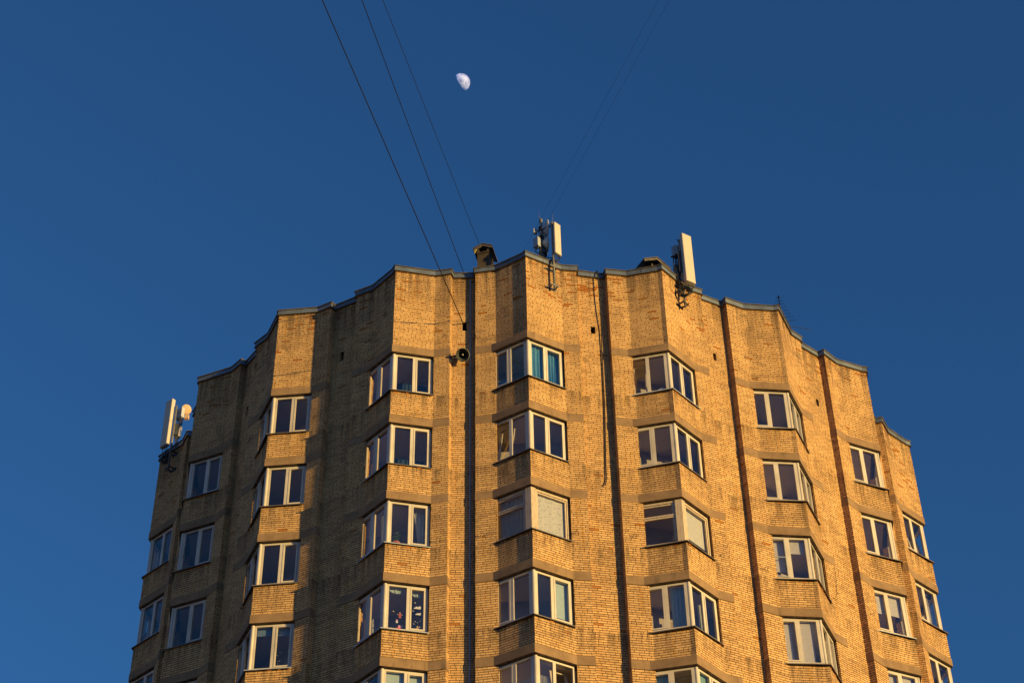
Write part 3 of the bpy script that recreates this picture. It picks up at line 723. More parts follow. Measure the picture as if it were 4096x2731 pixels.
# right of it: the tall panel on the next bay
fr = Frame((4.967, 43.408)); t = thing('cell_antenna', fr.p(0, 0, 1.94), 'tall cream panel antenna with a big coil of black cable hanging below it', 'antenna', 'mobile antennas on the roof edge')
m = MB(); m.tube([fr.p(0, 0, 1.94), fr.p(.011, .02, 4.92)], .036, 14)
for z in (2.1, 2.9): m.tube([fr.p(0, 0, z), fr.p(0, 0, z + .03)], .045, 12)
m.tube([fr.p(.0, .02, 4.8), fr.p(-.05, .02, 4.95)], .02, 8); build(m, 'pole', M['galv'], t, True)
for zz_ in (2.08, 2.88): m = MB(); wall_bracket(fr, 5, 0, zz_, m); build(m, 'wall_bracket', M['iron'], t)
m, base, a, e = rounded_panel(fr, (.122, -.15), RAD(38), .362, .15, 2.95, 5.05, True); pn = build(m, 'panel', M['panel'], t); [build(q_, 'end_cap', M['cap'], pn) for q_ in PANEL_CAPS]
connectors(fr, t, base, a, e, .362, .15, 2.95, 6, (.06, -.03, 2.55))
m = ribbed_box(fr, (-.26, .10), RAD(-32), .10, .22, 4.30, 4.72, False); build(m, 'radio_unit', M['grey'], t)
m = ribbed_box(fr, (-.13, .02), RAD(30), .22, .16, 4.34, 4.73); build(m, 'radio_unit', M['grey'], t)
m = ribbed_box(fr, (-.22, .06), RAD(18), .22, .18, 3.42, 3.88); build(m, 'radio_unit', M['grey'], t)
m = MB(); m.tube([fr.p(-.30, .1, 4.26), fr.p(.02, .02, 4.30)], .03, 8); m.tube([fr.p(-.2, .1, 3.62), fr.p(.02, .02, 3.6)], .03, 8); m.cbox(fr.p(-.02, 0, 3.9), fr.d(.1, 0), fr.d(0, .1), (0, 0, .9)); build(m, 'cross_arm', M['darkmetal'], t)
m = MB()
for k in range(16):
    s0 = -.24 + .22 * rnd.random()
    m.tube(bez([fr.p(s0, .08, 4.28), fr.p(s0 + rnd.uniform(-.1, .05), .02, 3.9), fr.p(s0 + rnd.uniform(-.12, .1), -.02, 3.5), fr.p(-.13 + rnd.uniform(-.03, .03), .0, 3.2 - rnd.random() * .2)], 12), .009, 6)
for k in range(5): m.tube(bez([fr.p(-.13 + .02 * k, .0, 3.15), fr.p(-.13 + .02 * k, -.05, 2.9), fr.p(-.14 + .01 * k, -.06, 2.7), fr.p(-.12, -.06, 2.5)], 8), .011, 6)
for k in range(13):
    rr = .17 + rnd.uniform(-.04, .045); ox, oz, od = rnd.uniform(-.02, .02), rnd.uniform(-.025, .025), rnd.uniform(-.03, .03)
    m.tube([fr.p(.025 + ox + rr * cos(q * pi / 10) * 1.1, -.06 + od + .02 * sin(q), 2.52 + oz + rr * sin(q * pi / 10)) for q in range(21)], .010, 6)
build(m, 'cable_loop', M['black'], t, True)

# far left: panel, boxes and a drum dish
fr = Frame((-12.32, 50.995)); t = thing('cell_antenna', fr.p(0, 0, 2.06), 'panel antenna with a round tan dish, half in shade at the left silhouette', 'antenna', 'mobile antennas on the roof edge')
m = MB(); m.tube([fr.p(0, 0, 2.06), fr.p(-.005, 0, 5.0)], .038, 14)
for z in (2.2, 2.95): m.tube([fr.p(0, 0, z), fr.p(0, 0, z + .03)], .047, 12)
build(m, 'pole', M['galv'], t, True)
for zz_ in (2.2, 2.9): m = MB(); wall_bracket(fr, 0, 0, zz_, m); build(m, 'wall_bracket', M['darkmetal'], t)
m, base, a, e = rounded_panel(fr, (-.395, .22), RAD(-51), .345, .152, 3.215, 5.265, True); pn = build(m, 'panel', M['panel'], t); [build(q_, 'end_cap', M['cap'], pn) for q_ in PANEL_CAPS]
connectors(fr, t, base, a, e, .345, .152, 3.215, 5, (-.13, .08, 2.55))
m = ribbed_box(fr, (.02, .24), RAD(-55), .30, .13, 4.56, 5.0, False); build(m, 'radio_unit', M['dish'], t)
m = ribbed_box(fr, (.17, .06), RAD(28), .13, .2, 3.72, 4.18); build(m, 'radio_unit', M['panel'], t)
m = MB(); c = fr.p(.345, .20, 5.06); ax = (Vector((.55, -1.2)).normalized()); ax = (fr.t * .22 - fr.n * .75).to_3d() + Vector((0, 0, -.45))
m.lathe(c, ax, [(-.16, 0), (-.16, .07), (-.10, .11), (-.05, .165), (-.01, .185), (.0, .185)], 32, 0); m.lathe(c, ax, [(0, .185), (.012, .178), (.02, .12), (.024, 0)], 32, 1)
build(m, 'dish', [M['grey'], M['drum']], t, True)
m = ribbed_box(fr, (.31, .30), RAD(-20), .15, .1, 4.72, 4.90, False); build(m, 'radio_unit', M['drum'], t)
m = MB(); m.tube([fr.p(.0, 0, 4.75), fr.p(.35, .4, 5.1)], .025, 8); m.tube([fr.p(0, 0, 4.0), fr.p(.2, .12, 4.0)], .025, 8); m.cbox(fr.p(.1, .08, 3.98), fr.d(.18, 0), fr.d(0, .1), (0, 0, .5)); build(m, 'cross_arm', M['darkmetal'], t)
m = MB()
for k in range(14):
    s0 = .08 + .2 * rnd.random()
    m.tube(bez([fr.p(s0, .2, 4.66), fr.p(s0 + .05, .1, 4.3), fr.p(s0 - .1 * rnd.random(), .05, 4.1), fr.p(.05 + rnd.uniform(-.04, .12), .05, 3.8)], 10), .009, 6)
for k in range(6): m.tube(bez([fr.p(.05, .03, 3.9), fr.p(.08 + .05 * k, .1, 3.5), fr.p(.12 + .05 * rnd.random(), .25, 3.3), fr.p(.2 - .05 * k, .4, 3.35)], 10), .009, 6)
for k in range(14):
    rr = .14 + rnd.uniform(-.07, .03); ox, oz = rnd.uniform(-.03, .03), rnd.uniform(-.04, .04)
    m.tube([fr.p(-.15 + ox + rr * .75 * cos(q * pi / 10), .02 + rnd.uniform(-.02, .02), 2.56 + oz + rr * 1.15 * sin(q * pi / 10)) for q in range(21)], .011, 6)
build(m, 'cable_loop', M['black'], t, True)

# ------------------------------------------------------------------ television antenna
tip = Vector((8.49, 46.75, 45.19 + CAMH)); bk = Vector((8.49, 46.75, 0)).normalized(); sd = Vector((bk[1], -bk[0], 0))
t = thing('television_antenna', tip + bk * 1.0 - Vector((0, 0, 2.4)), 'small dark comb shaped television antenna with thin rods at the parapet corner', 'antenna')
m = MB(); m.box(tip - sd * .012, sd * .024 - sd * .0, bk * 1.35, (0, 0, .035)); m.tube([tip + Vector((0, 0, .02)), tip + bk * .06 + Vector((0, 0, .02))], .028, 8)
build(m, 'boom', M['wire'], t)
m = MB()
for k in range(16):
    d = .03 + .072 * k * (1 + .012 * k); L = .075 + .018 * k + .0006 * k * k
    c = tip + bk * d - sd * .012 + Vector((0, 0, .035 if k % 2 else 0))
    m.tube([c, c - sd * L], .0045, 5); c2 = c + bk * .03 + sd * .02; m.tube([c2, c2 + sd * L], .0045, 5)
build(m, 'element', M['wire'], t)
m = MB(); c = tip + bk * 1.3; m.tube([c - Vector((0, 0, 2.4)), c + Vector((0, 0, .1))], .02, 8); build(m, 'mast', M['galv'], t)
m = MB(); r0_, r1_ = Vector((8.45, 46.75, 43.88 + CAMH)), Vector((9.494, 47.48, 44.34 + CAMH)); m.tube([r0_, r1_], .009, 6)
tag(build(m, 'rod', M['wire']), 'single thin dark rod sticking out sideways over the parapet', 'rod')

# ------------------------------------------------------------------ overhead wires running from the roof over the street
def overhead(p0, through, r, label, sag=.25):
    p0, p1 = Vector(p0), Vector(through); d = p1 - p0; end = p0 + d * 7; n = 48; m = MB(); pts = []
    for i in range(n + 1):
        u = i / n; q = p0 + (end - p0) * u; q.z -= sag * 4 * (u * (1 - u)) - sag * 4 * (1 / 7) * (6 / 7) * u * 7 if u < 1 / 7 else sag * 4 * (u * (1 - u)) - sag * 4 * (1 / 7) * (6 / 7)
        pts.append(q)
    m.tube(pts, r, 6); tag(build(m, 'overhead_wire', M['wire'], smooth=True), label, 'wire', 'thin wires from the roof')
overhead(tuple(rec_pt(3.5, -.027, -.05, 1.17)), (-5.0416, 30.4979, 40.5 + CAMH), .0155, 'thickest black wire, slanting down to the vent hole beside the drainpipe')
overhead((-1.9136, 43.7, 43.55 + CAMH), (-4.1208, 31.2859, 41.5 + CAMH), .0125, 'black wire ending behind the parapet between thickest wire and chimney wire')
overhead((-1.4565, 43.9485, 45.2 + CAMH), (-3.6554, 32.0587, 42.5 + CAMH), .0085, 'thin wire that ends on the chimney with the tin gable cap')
overhead((-.21, 44.75, 45.14 + CAMH), (3.7574, 31.9280, 42 + CAMH), .0028, 'hair thin wire, left of the pair that lean right above the dishes')
overhead((.23, 44.75, 45.60 + CAMH), (4.0605, 31.9381, 42 + CAMH), .0028, 'hair thin wire, right of the pair that lean right above the dishes')

# ------------------------------------------------------------------ things behind the panes
def zr(j, f): return zlev(j) - 1.73 + f * 1.38      # f = 0 at the sill, 1 at the head
def drape(b, j, sd, u0, u1, f0, f1, mat, label, folds=7, amp=.025, dep=.30, lean=0., group='curtains behind the panes', cat='curtain', gather=0.):
    F = Face(b, sd); m = MB(); nx, nz = max(12, int(folds * 6)), 8; P = []
    for k in range(nz + 1):
        h = k / nz; row = []
        for i in range(nx + 1):
            x = i / nx; w = u0 + (u1 - u0) * x + lean * (1 - h) * (1 - x) ** 1.5 + gather * (1 - h) * (x - .5) * -1
            d = dep + amp * sin(x * folds * 2 * pi + .7 * sin(3 * h)) * (1.15 - .4 * h)
            row.append(F.p(w, d, zr(j, f0 + (f1 - f0) * h)))
        P.append(row)
    for k in range(nz):
        for i in range(nx):
            uvq = [((u1 - u0) * (i + a) / nx, (f1 - f0) * 1.4 * (k + c) / nz) for a, c in ((0, 0), (1, 0), (1, 1), (0, 1))]
            m.poly([P[k][i], P[k][i + 1], P[k + 1][i + 1], P[k + 1][i]], 0, uvq)
    tag(build(m, cat, mat, smooth=True), label, cat, group)
def blind(b, j, sd, u0, u1, f0, mat, label, dep=.22, slats=False):
    F = Face(b, sd); m = MB()
    if slats:
        f = 1.02
        while f > f0: F.box(m, u0, u1, dep, dep + .02, zr(j, f) - .018, zr(j, f)); f -= .02
    else:
        F.box(m, u0, u1, dep, dep + .004, zr(j, f0), zr(j, 1.03)); F.box(m, u0, u1, dep - .008, dep + .012, zr(j, f0) - .02, zr(j, f0))
    tag(build(m, 'window_blind', mat), label, 'blind', 'blinds behind the panes')
drape(4, 0, 'R', .17, .70, -.02, .98, M['teal'], 'bright teal patterned curtain, left one of a pair in the top middle window', 4, .03, .24, .0)
drape(4, 0, 'R', .74, 1.24, -.02, .93, M['teal'], 'bright teal patterned curtain, right one of a pair in the top middle window', 5, .03, .24, .0, gather=.1)
drape(4, 0, 'L', .08, .45, -.02, .30, M['teal'], 'low scrap of teal cloth in the side pane beside the pair of teal curtains', 3, .02, .3)
drape(4, 2, 'L', .1, 1.0, -.02, .99, M['sheer'], 'sheer white curtain in vertical folds behind the timber window with a transom', 6, .03, .25)
drape(4, 2, 'R', .22, 1.22, -.02, 1.0, M['floral'], 'pale flower patterned curtain filling the single pane of a timber window', 3, .006, .2)
blind(5, 2, 'R', .22, 1.22, .22, M['blind'], 'pale roller blind nearly closed in the timber window with a dark left pane')
drape(3, 2, 'R', .86, 1.16, -.02, .95, M['white'], 'white curtain hanging slantwise in the window with the flower pot', 3, .02, .34, .16)
drape(3, 2, 'L', .06, .32, -.02, .98, M['gold'], 'golden curtain catching the sun in the window with the flower pot', 3, .03, .34)
drape(3, 2, 'L', .62, 1.0, -.02, .95, M['sheer'], 'sheer curtain beside the golden one in the window with the flower pot', 4, .03, .34)
drape(3, 3, 'L', .08, .30, -.02, .62, M['gold'], 'short golden curtain at the edge of the window with the toys and paper fans', 3, .03, .3)
drape(3, 3, 'L', .28, .52, -.02, .5, M['lace'], 'ragged lace cloth in the side pane of the window with the toys and paper fans', 3, .03, .3)
drape(3, 1, 'L', .05, .22, -.02, .55, M['gold'], 'narrow sunlit golden curtain in the window one storey above the flower pot', 2, .02, .32)
drape(3, 1, 'R', .25, 1.15, -.02, .42, M['blue'], 'dim blue cloth low in the window one storey above the flower pot', 6, .02, .6)
drape(3, 0, 'R', .22, 1.18, -.02, .5, M['blue'], 'dim blue cloth low behind the top window left of the loudspeaker', 8, .02, .55)
drape(3, 0, 'L', .06, .36, -.02, .42, M['gold'], 'reddish gold cloth low in the side pane of the top window left of the loudspeaker', 2, .03, .4)
blind(4, 3, 'R', .73, 1.22, .14, M['paleteal'], 'pale blind nearly closed in the window under the floral curtain')
drape(5, 3, 'L', .66, 1.05, -.02, 1.0, M['greyblue'], 'grey blue curtain in one pane of the window below the roller blind timber window', 4, .02, .26)
drape(5, 3, 'R', .66, .8, -.02, .8, M['white'], 'narrow white curtain beside the mullion of the window with the grey blue curtain', 2, .02, .3, .04)
blind(6, 2, 'L', .64, 1.05, .68, M['blind'], 'short roller blind a third down in the window with an insect screen')
blind(6, 2, 'L', .07, .46, .2, M['blind'], 'long roller blind behind the insect screen pane')
blind(6, 3, 'L', .05, .36, .0, M['blind'], 'narrower of two fully drawn pale blinds side by side in a right hand bay', .22)
blind(6, 3, 'L', .60, .95, .0, M['blind'], 'wider of two fully drawn pale blinds side by side in a right hand bay', .22)
drape(6, 3, 'R', .2, 1.2, -.02, 1., M['white'], 'cream curtain in the narrow side panes of the window with two drawn blinds', 6, .03, .25)
blind(7, 2, 'L', .06, .48, .50, M['blind'], 'half drawn blind in the left pane of the window with twin half drawn blinds')
blind(7, 2, 'L', .64, 1.05, .52, M['blind'], 'half drawn blind in the right pane of the window with twin half drawn blinds')
blind(7, 3, 'L', .06, .48, .0, M['blind'], 'drawn blind in the left pane at the lower right corner of the tower')
blind(7, 3, 'L', .64, 1.05, .0, M['blind'], 'drawn blind in the right pane at the lower right corner of the tower')
drape(8, 1, 'L', .7, 1.1, -.02, .9, M['sheer'], 'sheer curtain in the edge window below the open one on the right silhouette', 3, .02, .3)
blind(2, 3, 'R', .2, .66, .82, M['greyblue'], 'rolled slatted blind above the red and green trinkets, left pane', .22, True)
blind(2, 3, 'R', .80, 1.2, .80, M['greyblue'], 'rolled slatted blind above the string of lights, right pane', .22, True)
blind(3, 4, 'R', .2, .67, -.02, M['paleteal'], 'pale teal blind, left of two cut by the lower picture edge')
blind(3, 4, 'R', .8, 1.2, -.02, M['paleteal'], 'pale teal blind, right of two cut by the lower picture edge')
drape(3, 4, 'L', .66, 1.05, -.02, 1., M['blue'], 'deep blue curtain in the side pane beside the two pale teal blinds', 4, .02, .26)
drape(4, 4, 'L', .1, .48, -.02, .52, M['lace'], 'low lace curtain in the left pane of the bottom middle window', 6, .02, .28)
drape(4, 4, 'L', .64, 1.05, -.02, .66, M['lace'], 'lace curtain gathered beside the corner post of the bottom middle window', 8, .025, .28, .25)
drape(4, 4, 'R', .2, .58, -.02, .72, M['lace'], 'lace curtain in the right face of the bottom middle window beside the open leaf', 8, .025, .28, .1)
blind(5, 4, 'L', .07, .48, .58, M['bluegreen'], 'green blind halfway down beside the black open leaf')
blind(5, 4, 'R', .2, .60, .62, M['bluegreen'], 'green blind halfway down around the corner from the black open leaf')
blind(6, 0, 'R', .2, .62, -.02, M['greyblue'], 'grey blind in the narrow side pane under the television antenna')
drape(8, 0, 'R', .7, 1.1, -.02, .9, M['sheer'], 'sheer curtain in the topmost window on the right edge', 3, .02, .3)

# insect screen (bay right, third window): a framed mesh leaf outside the glass
F = Face(6, 'L'); m = MB()
for x0, x1, f0, f1 in ((.08, .10, 0, .98), (.44, .465, 0, .98), (.10, .44, .96, .98), (.10, .44, 0, .02), (.10, .44, .49, .51)): F.box(m, x0, x1, .07, .085, zr(2, f0), zr(2, f1))
tag(build(m, 'insect_screen', M['grey']), 'framed insect screen with a middle bar over a left pane', 'insect screen')

# flower pot with a leggy plant
F = Face(3, 'R'); c = F.p(.36, .31, zr(2, 0) - .02)
t = thing('potted_plant', c, 'leafy plant in a wide terracotta pot on a sunny window sill', 'potted plant')
m = MB(); m.lathe(c, (0, 0, 1), [(0, 0), (0, .08), (.12, .115), (.12, .128), (.155, .13), (.155, .11), (.13, .1), (.13, 0)], 24); build(m, 'pot', M['clay'], t, True)
m = MB(); r_ = random.Random(3)
for k in range(9):
    a = r_.uniform(0, 6.28); q = c + Vector((0, 0, .13)); e = q + Vector((.12 * cos(a), .12 * sin(a), r_.uniform(.14, .36))); m.tube([q, (q + e) / 2 + Vector((.01, .01, .05)), e], .004, 5)
    for n in range(6):
        w = (q + (e - q) * r_.uniform(.4, 1)); b2 = r_.uniform(0, 6.28); L = r_.uniform(.06, .12); dx = Vector((cos(b2), sin(b2), r_.uniform(-.9, .3))) * L; sd_ = Vector((-sin(b2), cos(b2), .2)) * L * .28
        m.poly([w, w + dx * .5 + sd_, w + dx, w + dx * .5 - sd_])
build(m, 'foliage', M['leaf'], t)
c = F.p(.98, .26, zr(2, 0) - .02); t = thing('planter', c, 'low terracotta trough of seedlings right of the big flower pot', 'planter')
m = MB(); m.cbox(c + Vector((0, 0, .04)), (F.t * .26).to_3d(), (F.n * .1).to_3d(), (0, 0, .08)); build(m, 'trough', M['clay'], t)
m = MB()
for k in range(26):
    q = c + (F.t * r_.uniform(-.12, .12)).to_3d() + Vector((0, 0, .08)); m.poly([q, q + Vector((.015, 0, .04)), q + Vector((r_.uniform(-.02, .02), 0, .07))])
build(m, 'seedlings', M['clay'], t)
F5 = Face(5, 'L')
def tuft(b, j, sd, u, label, hgt):
    F = Face(b, sd); c = F.p(u, .26, zr(j, 0) - .02); m = MB()
    for k in range(30):
        a = r_.uniform(0, 6.28); d = Vector((cos(a), sin(a), r_.uniform(.6, 2.2))) * hgt * .4; w = Vector((-sin(a), cos(a), 0)) * .02
        m.poly([c, c + d * .5 + w, c + d, c + d * .5 - w])
    tag(build(m, 'houseplant', M['leaf'], origin=c), label, 'plant')
tuft(5, 2, 'L', .17, 'small green plant low in the corner of the dark timber pane', .16)
tuft(5, 2, 'R', .95, 'small plant at the foot of the roller blind in the timber window', .2)
tuft(6, 0, 'L', .85, 'faint pale plant on the sill under the television antenna', .16)
tuft(5, 3, 'L', .14, 'bright green plant in the corner of the pane left of the grey blue curtain', .12)

# children's window: fans, cut-outs, toys
F = Face(3, 'R')
def fan(u, f, r, label):
    m = MB(); c = F.p(u, .25, zr(3, f)); n = 40
    for k in range(n):
        a0, a1 = pi + pi * k / n, pi + pi * (k + 1) / n; dd = .012 if k % 2 else 0
        P0 = F.p(u + r * cos(a0), .25 + dd, zr(3, f) + r * sin(a0) * .62); P1 = F.p(u + r * cos(a1), .262 - dd, zr(3, f) + r * sin(a1) * .62); m.poly([c, P0, P1])
    m.cbox(F.p(u - .03, .235, zr(3, f) - r * .3), (F.t * .035).to_3d(), (F.n * .01).to_3d(), (0, 0, r * .5))
    tag(build(m, 'paper_fan', M['paleteal'], origin=c), label, 'paper fan', 'paper fans at the top of the window')
fan(.43, .99, .215, 'large pleated paper fan at the head of the toy window, left pane')
fan(1.02, .93, .17, 'smaller pleated paper fan at the head of the toy window, right pane')
def cutout(pts, u, f, mat, name, label, cat, j=3, dep=.16, sc=1., face=None, th=.004, group=None):
    G = face or F; m = MB(); z = zr(j, f)
    a = [G.p(u + x * sc, dep, z + y * sc) for x, y in pts]; b_ = [G.p(u + x * sc, dep + th, z + y * sc) for x, y in pts]
    m.poly(a); m.poly(list(reversed(b_)))
    for i in range(len(a)): m.poly([a[i], b_[i], b_[(i + 1) % len(a)], a[(i + 1) % len(a)]])
    return tag(build(m, name, mat), label, cat, group)
STAR = [((.5 if k % 2 else 1) * .025 * sin(k * pi / 5), (.45 if k % 2 else 1) * .025 * cos(k * pi / 5)) for k in range(10)]
cutout(STAR, .34, .42, M['star'], 'paper_star', 'tiny yellow star stuck to the pane above the toys', 'star')
t = thing('gingerbread_decoration', F.p(.52, .16, zr(3, .28)), 'small brown gingerbread figure stuck to the pane above the toys', 'decoration')
m = MB(); z = zr(3, .28)
for x, y, r in ((0, .145, .032), (0, .09, .034), (0, .05, .034), (-.02, .015, .02), (.02, .015, .02), (-.045, .105, .016), (.045, .105, .016)): m.lathe(F.p(.52 + x, .165, z + y), F.n.to_3d(), [(0, r), (.006, r * .9), (.008, 0)], 14)
build(m, 'body', M['ginger'], t)
m = MB()
for x, y, r in ((-.062, .108, .012), (.062, .108, .012), (0, .172, .014)): m.lathe(F.p(.52 + x, .16, z + y), F.n.to_3d(), [(0, r), (.008, 0)], 10)
build(m, 'icing', M['paper'], t)
t = thing('snowman_decoration', F.p(.44, .16, zr(3, .16)), 'small white snowman with a pink head stuck to the pane above the red toy', 'decoration')
m = MB(); z = zr(3, .16); m.lathe(F.p(.44, .165, z + .03), F.n.to_3d(), [(0, .036), (.008, .03), (.01, 0)], 18); build(m, 'body', M['paper'], t)
m = MB(); m.lathe(F.p(.44, .165, z + .085), F.n.to_3d(), [(0, .027), (.008, .02), (.01, 0)], 18); build(m, 'head', M['toypink'], t)
c = F.p(.54, .27, zr(3, 0) - .02); t = thing('toy_box', c, 'red toy case with a pink lid on the window sill', 'toy')
m = MB(); m.cbox(c + Vector((0, 0, .075)), (F.t * .17).to_3d(), (F.n * .09).to_3d(), (0, 0, .15)); build(m, 'case', M['toyred'], t, bevel=.02)
m = MB(); m.cbox(c + Vector((0, 0, .185)) + (F.t * .02).to_3d(), (F.t * .12).to_3d(), (F.n * .07).to_3d(), (0, 0, .07)); build(m, 'lid', M['toypink'], t, bevel=.015)
c = F.p(.33, .26, zr(3, 0) - .02); t = thing('toy_train', c, 'lime green toy train low on the sill left of the red toy case', 'toy')
m = MB(); m.cbox(c + Vector((0, 0, .03)) + (F.t * .02).to_3d(), (F.t * .17).to_3d(), (F.n * .06).to_3d(), (0, 0, .045)); m.cbox(c + Vector((0, 0, .075)) - (F.t * .06).to_3d(), (F.t * .05).to_3d(), (F.n * .06).to_3d(), (0, 0, .06)); build(m, 'engine', M['toygreen'], t, bevel=.008)
m = MB()
for x in (-.05, 0, .05, .09): m.lathe(c + (F.t * x).to_3d() + Vector((0, 0, .015)) + (F.n * .032).to_3d(), F.n.to_3d(), [(0, .016), (.008, .014), (.01, 0)], 12)
build(m, 'wheel', M['toyred'], t)
CLOUD = [(-.10, 0), (.10, 0), (.105, .05), (.09, .09), (.05, .1), (.03, .06), (0, .075), (-.04, .07), (-.06, .04), (-.09, .03)]
cutout(CLOUD, .99, .54, M['paper'], 'paper_cutout', 'upper white cloud cut-out on the right pane of the toy window', 'cut-out', group='paper cut-outs on the pane')
cutout([(x * .8, y * .8) for x, y in CLOUD], 1.02, .40, M['paper'], 'paper_cutout', 'lower white cloud cut-out on the right pane of the toy window', 'cut-out', group='paper cut-outs on the pane')
HOUSE = [(-.13, 0), (.12, -.02), (.11, .03), (.05, .06), (.02, .17), (-.01, .17), (-.02, .08), (-.10, .07)]
cutout(HOUSE, 1.0, .02, M['card'], 'paper_cutout', 'tan house shaped cut-out at the foot of the right pane of the toy window', 'cut-out', group='paper cut-outs on the pane')
for u, f, s_ in ((.93, .68, 1), (.88, .48, .9), (.94, .24, .7), (1.0, .22, .6), (1.08, .26, .7), (.90, .18, .7), (1.07, .12, .9), (1.1, .30, .5)):
    cutout(STAR, u, f, M['paper'], 'paper_snowflake', 'tiny white paper snowflake on the right pane of the toy window', 'snowflake', sc=s_, group='paper snowflakes on the pane')

# egg tray in a bag, top window right of the middle
F = Face(5, 'L'); c = F.p(.92, .30, zr(0, 0) - .02); t = thing('shopping_bag', c, 'crumpled clear bag with an egg tray behind the corner pane below the tall antenna', 'bag')
m = MB(); m.lathe(c, (0, 0, 1), [(0, .10), (.08, .12), (.16, .12), (.22, .075), (.26, .03), (.265, 0)], 9); build(m, 'bag', M['bag'], t)
m = MB()
for k in range(4):
    for q in range(2): m.cbox(c + (F.t * (-.09 + .05 * k)).to_3d() + (F.n * .13).to_3d() + Vector((0, 0, .03 + .05 * q)), (F.t * .035).to_3d(), (F.n * .02).to_3d(), (0, 0, .03))
build(m, 'egg_tray', M['paper'], t)
# trinkets with a string of lights, lower left
F = Face(2, 'R'); m = MB()
for u, mt, w, h_ in ((.34, 0, .09, .06), (.44, 0, .06, .05)): m.cbox(F.p(u, .28, zr(3, 0) + h_ / 2 - .02), (F.t * w).to_3d(), (F.n * .06).to_3d(), (0, 0, h_))
tag(build(m, 'trinket', M['toyred'], bevel=.01), 'red trinkets on the sill under the left slatted blind', 'trinket')
m = MB(); m.cbox(F.p(.90, .28, zr(3, 0) + .02), (F.t * .16).to_3d(), (F.n * .06).to_3d(), (0, 0, .07))
tag(build(m, 'trinket', M['toygreen'], bevel=.01), 'green trinket on the sill under the string of lights', 'trinket')
m = MB()
for k in range(34):
    q = F.p(.82 + .34 * r_.random(), .24, zr(3, .05 + .42 * r_.random() ** 1.4)); m.sphere(q, .009, 6)
tag(build(m, 'light_string', M['paper']), 'string of little white lights hanging in the right pane above the green trinket', 'light string')
F = Face(4, 'L'); m = MB(); c = F.p(.9, .3, zr(0, 0)); m.cbox(c + Vector((0, 0, .05)), (F.t * .1).to_3d(), (F.n * .06).to_3d(), (0, .02, .12)); m.cbox(c + Vector((0, 0, .13)), (F.t * .06).to_3d(), (F.n * .05).to_3d(), (0, .02, .07))
tag(build(m, 'carton', M['paper'], bevel=.01), 'pale carton on the sill left of the teal curtains', 'carton')

# ------------------------------------------------------------------ ground, moon, sky, sun, camera
k = NT('ground_asphalt'); pos = k.new('ShaderNodeNewGeometry').outputs['Position']
c = k.mix(k.ramp(k.noise(pos, .05, 6), .4, .6), (.15, .12, .09), (.10, .09, .05)); k.done(c, .95, 0, .1)
mb = MB(); G = 2500.
for i in range(8):
    for j in range(8): mb.poly([(-G + G / 4 * i, -G + G / 4 * j, 0), (-G + G / 4 * (i + 1), -G + G / 4 * j, 0), (-G + G / 4 * (i + 1), -G + G / 4 * (j + 1), 0), (-G + G / 4 * i, -G + G / 4 * (j + 1), 0)])
tag(build(mb, 'ground', k.mat, origin=(0, 0, 0)), 'flat ground around the tower', None, None, 'structure')

# unseen slab block, added at the left to bounce warm sun onto the shaded side
blk = thing('bounce_block', (-112, 30, 0), 'unseen pale slab block added to bounce warm sunlight onto the round tower', 'building')
m = MB(); m.box((-124, -20, 0), (12, 0, 0), (0, 90, 0), (0, 0, 36)); build(m, 'wall', plain('bounce_block_panel', (.27, .185, .11), .9), blk)
m = MB(); m.box((-124.3, -20.3, 36), (12.6, 0, 0), (0, 90.6, 0), (0, 0, .6)); build(m, 'roof', M['concrete'], blk)
m = MB()
for fl in range(12):
    for n_ in range(25):
        y_ = -18.6 + 3.55 * n_; m.box((-112, y_, 1.1 + 2.9 * fl), (.05, 0, 0), (0, 1.9 if n_ % 3 else 1.2, 0), (0, 0, 1.5))
o = build(m, 'window', darkglass, blk); o['kind'] = 'stuff'
sun_dir = Vector((sin(RAD(SUN_AZ)) * cos(RAD(SUN_EL)), -cos(RAD(SUN_AZ)) * cos(RAD(SUN_EL)), sin(RAD(SUN_EL))))
md = Vector((-.030077, .635409, .77159)); MD, MR = 2000., 2000 * .00468
mc = md * MD + Vector((0, 0, CAMH)); m = MB(); n = 40
# the sunlit half of the moon: a domed half globe closed by its flat back
ax_ = (sun_dir + md * 0.12).normalized()
prof = [(sin(pi / 2 * i / 20) * MR, cos(pi / 2 * i / 20) * MR) for i in range(21)]
m.lathe(mc, ax_, prof, 64); m.lathe(mc, ax_, [(0, 0), (0, MR)], 64)
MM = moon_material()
tag(build(m, 'moon', MM, None, True, origin=tuple(mc)), 'pale gibbous moon high in the clear blue sky', 'moon')

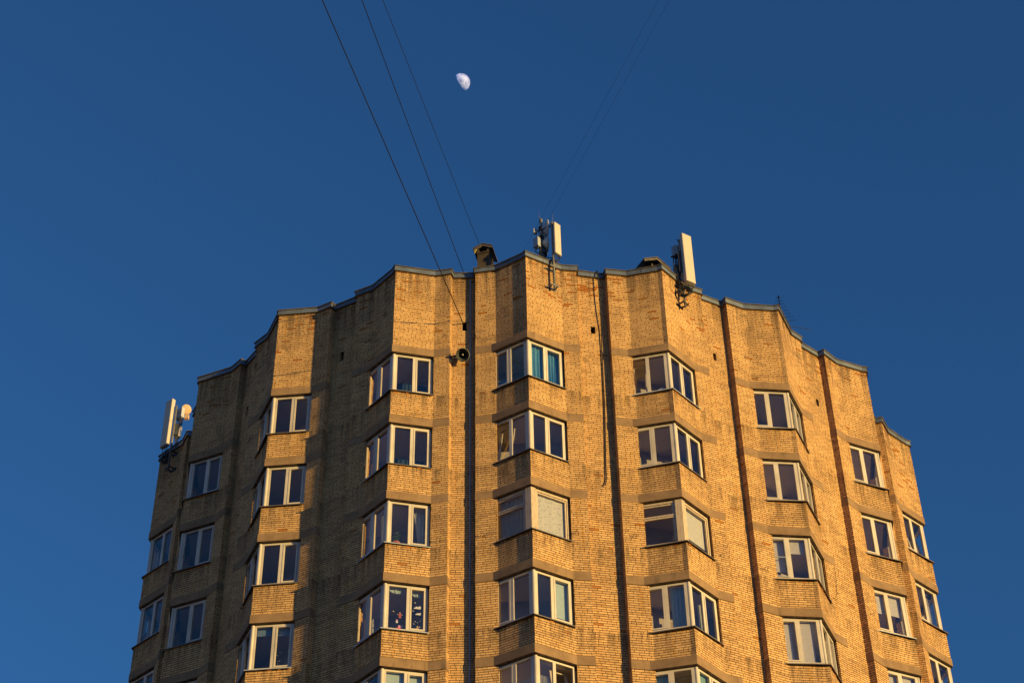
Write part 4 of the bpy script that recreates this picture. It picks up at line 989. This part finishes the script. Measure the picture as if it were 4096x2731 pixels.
W = bpy.data.worlds.new('World'); S.world = W; W.use_nodes = True; nt = W.node_tree; nt.nodes.clear()
sky = nt.nodes.new('ShaderNodeTexSky'); sky.sky_type = 'NISHITA'; sky.sun_disc = False
sky.sun_elevation = RAD(SUN_EL); sky.sun_rotation = RAD(180 - SUN_AZ); sky.altitude = 50; sky.air_density = 1.0; sky.dust_density = .3; sky.ozone_density = 4.9
bg = nt.nodes.new('ShaderNodeBackground'); bg.inputs[1].default_value = .15
wo = nt.nodes.new('ShaderNodeOutputWorld'); nt.links.new(sky.outputs[0], bg.inputs[0]); nt.links.new(bg.outputs[0], wo.inputs[0])

sl = bpy.data.lights.new('sun', 'SUN'); sl.energy = 4.85; sl.angle = RAD(.53); sl.color = (1.0, .695, .20)
so = bpy.data.objects.new('sun', sl); COL.objects.link(so); so.rotation_euler = sun_dir.to_track_quat('Z', 'Y').to_euler(); so.location = sun_dir * 200

cam = bpy.data.cameras.new('camera'); co = bpy.data.objects.new('camera', cam); COL.objects.link(co); S.camera = co
cam.sensor_fit = 'HORIZONTAL'; cam.sensor_width = 36; cam.lens = F_PX * 36 / 4096; cam.shift_x = -CX / 4096; cam.shift_y = CY / 4096
cam.clip_start = .1; cam.clip_end = 8000
cyw, syw = cos(YAW), sin(YAW)
rgt, fwd = Vector((cyw, -syw, 0)), Vector((syw, cyw, 0))
Fv = fwd * cos(PITCH) + Vector((0, 0, sin(PITCH))); Uv = -fwd * sin(PITCH) + Vector((0, 0, cos(PITCH)))
xr = rgt * cos(ROLL) - Uv * sin(ROLL); yu = rgt * sin(ROLL) + Uv * cos(ROLL)
Mx = Matrix((xr, yu, -Fv)).transposed().to_4x4(); Mx.translation = (0, 0, CAMH); co.matrix_world = Mx

S.render.engine = 'CYCLES'
S.cycles.max_bounces = 8; S.cycles.transparent_max_bounces = 16; S.cycles.diffuse_bounces = 4
S.view_settings.view_transform = 'Standard'; S.view_settings.look = 'None'; S.view_settings.exposure = .45; S.view_settings.gamma = 1
S.view_settings.use_curve_mapping = False
S.render.resolution_x, S.render.resolution_y = 1024, 682
